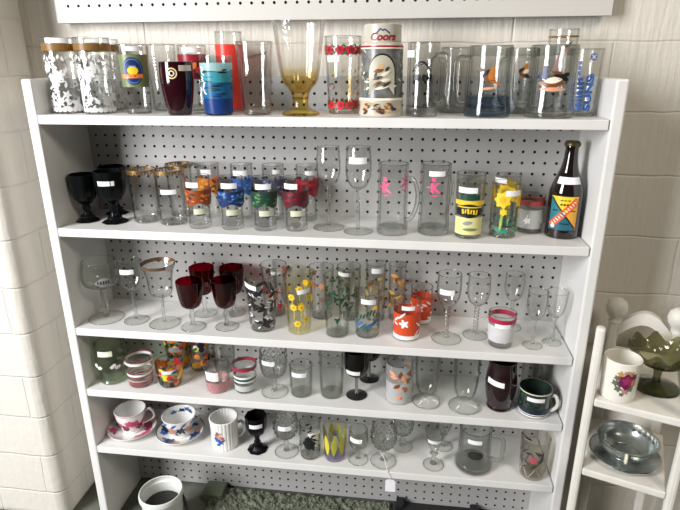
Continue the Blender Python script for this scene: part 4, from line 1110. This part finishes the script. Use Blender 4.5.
mb = MB(); v.blob(mb, .004, .056, circle(.0118, 22, 1.6), 0); v.blob(mb, .004, .056, circle(.0095, 22, 1.6), 1, .001); v.done(mb, 'oval_emblem', [I_BLACK, ink('dark_olive', (.03, .032, .025))])
for z in (.018, .030): v.band(z, z + .003, CUT, 'moulded_ring', .001, 1)
v = put('poppy_glass', 'clear tumbler with a pink flower and dark leaves, end of bottom shelf', 'glass', 4, .5400, .040)
tumbler(v, .108, .0295, .0350, m=glass('brownish_glass', (.90, .885, .85), (.26, .25, .22)))
mb = MB()
v.blob(mb, .000, .062, flower(.0115, 5, .3), 0)
for s_, z, l, w, ro in ((.004, .044, .030, .007, .8), (-.016, .052, .020, .006, -.5), (.018, .060, .022, .007, .9), (-.012, .078, .018, .007, .3), (.012, .082, .020, .008, -.4), (-.02, .036, .026, .004, .6), (.02, .074, .03, .006, 1.4)):
    v.blob(mb, s_, z, leaf(l, w, ro), 1, .0006)
for k in range(14): v.blob(mb, 0, random.uniform(.02, .09), leaf(.022, .006, random.random() * 6), 1 + k % 2, .0006, a=random.uniform(1, 2 * PI - 1))
for k in range(12): v.blob(mb, 0, .022, leaf(.036, .0035, 1.1 * (-1) ** k), 2, .0005, a=2 * PI * k / 12)
v.done(mb, 'flower_print', [ink('poppy', (.42, .09, .12)), ink('dark_leaf', (.05, .05, .045)), ink('taupe', (.32, .29, .23))])

# hanging tag
tag = bpy.data.objects.new('price_tag', None); COL.objects.link(tag)
TX, TZ = .1950, SHELF[4] - .034
tag.location = (TX, -.006, TZ - .020)
tag['label'] = 'white string price tag hanging over the bottom shelf edge'; tag['category'] = 'tag'
mb = MB(); w, hh, c = .0125, .036, .005
prism(mb, [(-w, 0), (w, 0), (w, hh - c), (w - c, hh), (-w + c, hh), (-w, hh - c)], -.0005, .0005)
o = mb.build('tag_card', paint('tag_card', (.84, .83, .86), .6), tag, smooth=False); o.rotation_euler = (0, 0, 0)
mb = MB()
S = Vector((TX, -.006, TZ - .020))
P = catmull([Vector((.1740 - .004, .039 - .011, SHELF[4] + .030)) - S, Vector((.178, .020, SHELF[4] + .020)) - S, Vector((.186, .002, SHELF[4] + .004)) - S, Vector((.190, -.004, SHELF[4] - .006)) - S, Vector((0, -.0008, hh - .006))], 5)
tube(mb, P, .0008, 6)
loop = [(.1740 + .0098 * math.sin(t) - S.x, .039 - .0098 * math.cos(t) - S.y, SHELF[4] + .030 - S.z) for t in [2 * PI * k / 20 for k in range(21)]]
tube(mb, loop, .0008, 6)
mb.build('string', paint('string', (.75, .74, .70), .8), tag)

# ------------------------------------------------------------------ under the shelves
TUBM = paint('tub_plastic', (.74, .75, .72), .35)
v = Vessel('plastic_tub', 'white plastic tub with dark contents on the floor under the shelves', 'tub', (-.428, .0155, -.9248), 0)
v.shell([(.048, 0), (.050, .004), (.0545, .112), (.0590, .114), (.0592, .122), (.0575, .128)], .0035, .003, TUBM, 'tub_body', 56)
v.lump([(0, .070), (.0475, .070), (.048, .084), (.03, .088), (0, .086)], paint('dark_contents', (.012, .012, .011), .6, bump=.5, bscale=120), 'contents', 40)
mb = MB(); pts = [(.060 * math.sin(t), -.060 * math.cos(t) * .999, .108 - .085 * max(0, math.sin((t - .5) / 2.4 * PI))) for t in [.5 + 2.4 * k / 16 for k in range(17)]]
tube(mb, [(p[0] * 1.03, p[1] * 1.03, p[2]) for p in pts], .0045, 8, 1.0); mb.build('handle', paint('black_plastic', (.012, .012, .013), .4), v.root)

# shaggy green rug
RUG = paint('green_rug', (.20, .22, .155), .95, bump=.8, bscale=160, vary=.75, vscale=55)
mb = MB(); nx, ny = 220, 44; X0, X1, Y0, Y1 = -.345, .20, .062, .180
V = []; F = []
from mathutils import noise
for j in range(ny + 1):
    for i in range(nx + 1):
        x = X0 + (X1 - X0) * i / nx; y = Y0 + (Y1 - Y0) * j / ny
        e = min(1, min(i, nx - i, j, ny - j) / 4)
        hgt = .012 + .009 * noise.noise((x * 70, y * 70, 0)) + .006 * noise.noise((x * 190, y * 190, 3))
        V.append((x, y, -.9247 + e * max(hgt, .002)))
for j in range(ny):
    for i in range(nx):
        q = j * (nx + 1) + i; F.append((q, q + 1, q + nx + 2, q + nx + 1))
mb.add(V, F); o = mb.build('shag_rug', RUG)
o['label'] = 'shaggy grey green rug on the floor beneath the bottom shelf'; o['category'] = 'rug'
mb = MB(); box(mb, -.362, -.300, .120, .178, -.908, -.880); o = mb.build('foam_block', paint('green_foam', (.13, .15, .10), .9, bump=.3), None, smooth=False, bevel=.004)
o['label'] = 'small dull green block lying on the floor beside the tub'; o['category'] = 'block'
o.location.z = -.0167
ps = bpy.data.objects.new('power_strip', None); COL.objects.link(ps); ps.location = (.36, .160, -.9248)
ps['label'] = 'black power strip on the floor against the pegboard bottom'; ps['category'] = 'power strip'
PSM = paint('black_strip', (.014, .014, .015), .45)
mb = MB(); box(mb, -.155, .215, -.022, .0195, 0, .014); mb.build('strip_body', PSM, ps, smooth=False, bevel=.003)
mb = MB(); box(mb, -.150, -.128, -.012, .016, .014, .034); mb.build('plug', PSM, ps, smooth=False, bevel=.003)
mb = MB(); box(mb, .060, .082, -.012, .016, .014, .032); mb.build('plug', PSM, ps, smooth=False, bevel=.003)

# ------------------------------------------------------------------ little white stand at the side
TH = math.radians(-20)
stand = bpy.data.objects.new('display_stand', None); COL.objects.link(stand)
SX, SY, SZ = .612, -.078, -.925
stand.location = (SX, SY, SZ); stand.rotation_euler = (0, 0, TH)
stand['label'] = 'small white painted wooden stand with arched back rail beside the shelf unit'; stand['category'] = 'stand'
OFFW = paint('worn_white_wood', (.78, .75, .68), .5, bump=.25, bscale=35, vary=.10, vscale=20)
UP, LO, DEP, WID = -.3590 - SZ, -.5350 - SZ, .235, .160
def post(x0, x1, y0, y1, top):
    mb = MB(); box(mb, x0, x1, y0, y1, 0, top); mb.build('post', OFFW, stand, smooth=False, bevel=.006)
post(-.0185, 0, 0, .022, -.198 - SZ); post(WID, WID + .0185, 0, .022, -.198 - SZ)
post(.006, .028, DEP - .022, DEP, -.270 - SZ); post(WID - .028, WID - .006, DEP - .022, DEP, -.270 - SZ)
for z in (UP, LO):
    mb = MB(); box(mb, .0003, WID - .0003, .001, DEP - .0225, z - .017, z); mb.build('shelf', OFFW, stand, smooth=False, bevel=.003)
mb = MB(); box(mb, .004, WID - .004, DEP - .010, DEP - .002, LO - .016, UP + .02); mb.build('back_panel', OFFW, stand, smooth=False)
for sx in (.017, WID - .017):
    mb = MB(); lathe(mb, [(0, -.004), (.014, 0), (.0125, .006), (.0140, .012), (.021, .022), (.0240, .035), (.0205, .049), (.011, .057), (0, .059)], 28)
    o = mb.build('ball_finial', OFFW, stand); o.location = (sx, DEP - .011, -.272 - SZ)
mb = MB(); top = []; bot = []
for k in range(21):
    t = k / 20; x = .026 + (WID - .052) * t
    top.append((x, -.276 - SZ + .040 * math.sin(PI * t))); bot.append((x, -.304 - SZ + .038 * math.sin(PI * t)))
V = [(x, y, z) for y in (DEP - .021, DEP - .003) for x, z in top + bot]
n = 21; F = []
for i in range(n - 1):
    F += [(i, n + i, n + i + 1, i + 1), (2 * n + i, 2 * n + i + 1, 3 * n + i + 1, 3 * n + i), (i, i + 1, 2 * n + i + 1, 2 * n + i), (n + i, 3 * n + i, 3 * n + i + 1, n + i + 1)]
F += [(0, 2 * n, 3 * n, n), (n - 1, 2 * n - 1, 4 * n - 1, 3 * n - 1)]
mb.add(V, F); mb.build('arched_rail', OFFW, stand)
STAND_M = Matrix.Translation((SX, SY, SZ)) @ Matrix.Rotation(TH, 4, 'Z')
def onstand(name, label, cat, x, y, z):
    p = STAND_M @ Vector((x, y, z)); return Vessel(name, label, cat, (p.x, p.y, p.z + .0004), math.atan2(CAM.x - p.x, -(CAM.y - p.y)))
v = onstand('rose_mug', 'white china mug with a purple rose on the small stand', 'mug', .0400, .040, UP)
tumbler(v, .090, .0335, .0365, t=.003, base=.005, m=paint('ivory_china', (.82, .79, .70), .18, coat=.5), part='mug_body')
mb = MB()
v.blob(mb, .014, .052, flower(.019, 6, .25), 0); v.blob(mb, .015, .054, flower(.011, 5, .4, 1), 1, .001)
for s_, z, r_, c in ((.002, .068, .008, 2), (.020, .070, .008, 2), (.026, .064, .009, 0), (-.006, .046, .008, 3), (.000, .034, .008, 3), (.014, .030, .008, 4), (.022, .036, .008, 3), (-.004, .058, .007, 3), (.028, .050, .008, 2), (.008, .022, .005, 3), (.012, .072, .006, 4)):
    v.blob(mb, s_, z, flower(r_, 5, .4, z * 200), c, .0006)
v.done(mb, 'rose_print', [ink('purple_rose', (.16, .012, .07)), ink('magenta', (.33, .03, .12)), ink('ochre_rose', (.50, .30, .10)), ink('grey_leaf', (.14, .15, .10)), ink('blush', (.5, .25, .2))])
v.handle(215, .025, .072, .018, .0045, MATS['ivory_china'], 1.0)
SMOKE = glass('smoky_green_glass', (.66, .66, .50), (.10, .11, .06), wavy=.7)
SMOKEF = glass('smoky_green_plain', (.50, .52, .42), (.06, .065, .045))
v = onstand('ruffled_compote', 'smoky green ruffled glass compote on the small stand', 'compote', .1120, .112, UP)
v.lump([(0, 0), (.046, 0), (.048, .002), (.045, .005), (.022, .009), (.009, .016), (0, .017)], SMOKEF, 'foot', 48)
v.lump([(0, .014), (.0095, .015), (.0072, .026), (.0085, .038), (.014, .052), (0, .054)], SMOKEF, 'stem', 24)
ruf = lambda r, z, a: (r * (1 + .055 * max(0, (z - .062) / .035) * math.cos(9 * a) + .02 * max(0, (z - .062) / .035) * math.cos(20 * a)), z + .014 * max(0, (z - .062) / .05) * math.cos(9 * a + .6))
v.shell(catmull([(.010, .050), (.026, .054), (.042, .061), (.052, .071), (.058, .082), (.0635, .092)], 5), .003, .004, SMOKE, 'ruffled_bowl', 108, ruf, angle=60)
PEW = paint('pewter_lustre', (.50, .54, .51), .25, metal=.7, vary=.4, vscale=30)
v = onstand('lustre_plate', 'grey lustre plate under the bowl on the lower level of the stand', 'plate', .0790, .088, LO)
r = .0735
v.lump([(0, 0), (r * .6, 0), (r * .62, .002), (r * .86, .006), (r, .0105), (r * .99, .0118), (r * .85, .0078), (r * .62, .0042), (0, .0038)], PEW, 'dish', 56)
mb = MB(); lathe(mb, [(r * .96, .0112), (r * 1.003, .0105), (r * 1.003, .0122), (r * .96, .0124), (r * .96, .0112)], 56); mb.build('rim_line', paint('silver_line', (.65, .66, .64), .15, metal=1), v.root)
v = onstand('lustre_bowl', 'shallow silver green lustre bowl resting on the grey plate', 'bowl', .0800, .090, LO)
v.root.location.z += .0045
v.shell(catmull([(.032, 0), (.034, .003), (.034, .006), (.048, .014), (.0575, .026), (.0610, .038), (.0635, .044)], 4), .0022, .003, PEW, 'bowl_body', 56)
mb = MB()
rin = lambda z: v.R(z) - .0030
for k in range(10):
    a = 2.0 + .11 * k; z = .034 + .004 * (-1) ** k; P = flower(.0050, 5, .4, k); rr = rin(z); n = len(P)
    V = [(rr * math.sin(a), -rr * math.cos(a), z)] + [(rr * math.sin(a + x / rr), -rr * math.cos(a + x / rr), z + y) for x, y in P]
    mb.add(V, [(0, 1 + i, 1 + (i + 1) % n) for i in range(n)], k % 2)
v.done(mb, 'inside_flowers', [I_CREAM, paint('ink_steel', (.08, .11, .11), .4)])
v.band(.0405, .0436, MATS['silver_line'], 'silver_rim', .0006, 1)
v.handle(4, .020, .038, .010, .0035, paint('ivory_knob', (.74, .70, .58), .25), 1.2)

# ------------------------------------------------------------------ camera
cam = bpy.data.cameras.new('camera'); co = bpy.data.objects.new('camera', cam); COL.objects.link(co)
M = [[0.9916111555459312, -0.12316674551261261, -0.03920802209617718], [0.12921010240648204, 0.9363977312044681, 0.32628827504406466], [-0.003473562000226696, -0.32861716720066037, 0.9444568240910087]]
mw = Matrix.Identity(4)
for i in range(3):
    mw[i][0] = M[i][0]; mw[i][1] = M[i][2]; mw[i][2] = -M[i][1]; mw[i][3] = CAM[i]
co.matrix_world = mw
cam.sensor_width = 36; cam.lens = 36 * 549.34 / 680; cam.clip_start = .01
sc.camera = co

# ------------------------------------------------------------------ light: a window in front to the left, an added warm fill to the right, faint even room light
def area(name, loc, aim, sx, sy, power, color):
    l = bpy.data.lights.new(name, 'AREA'); l.shape = 'RECTANGLE'; l.size = sx; l.size_y = sy; l.energy = power; l.color = color
    o = bpy.data.objects.new(name, l); COL.objects.link(o); o.location = loc
    o.rotation_euler = (Vector(aim) - Vector(loc)).to_track_quat('-Z', 'Y').to_euler()
    return o
area('window_light', (-1.75, -1.75, .75), (0, 0, -.15), .9, 1.7, 100, (.98, .98, 1.0))
area('right_warm_fill', (1.5, -1.35, 1.5), (.8, .2, -.1), .6, .6, 17, (1.0, .91, .77))  # added fill that brightens and warms the right wall and the stand
w = bpy.data.worlds.new('room'); sc.world = w; w.use_nodes = True
w.node_tree.nodes['Background'].inputs[0].default_value = (.92, .95, 1.0, 1); w.node_tree.nodes['Background'].inputs[1].default_value = .02

sc.view_settings.view_transform = 'Standard'; sc.view_settings.look = 'None'; sc.view_settings.gamma = 1; sc.view_settings.use_curve_mapping = False
sc.view_settings.exposure = 0.34
sc.cycles.max_bounces = 14; sc.cycles.transparent_max_bounces = 48; sc.cycles.transmission_bounces = 10; sc.cycles.glossy_bounces = 5; sc.cycles.diffuse_bounces = 4
sc.cycles.sample_clamp_indirect = 6
sc.cycles.use_denoising = True
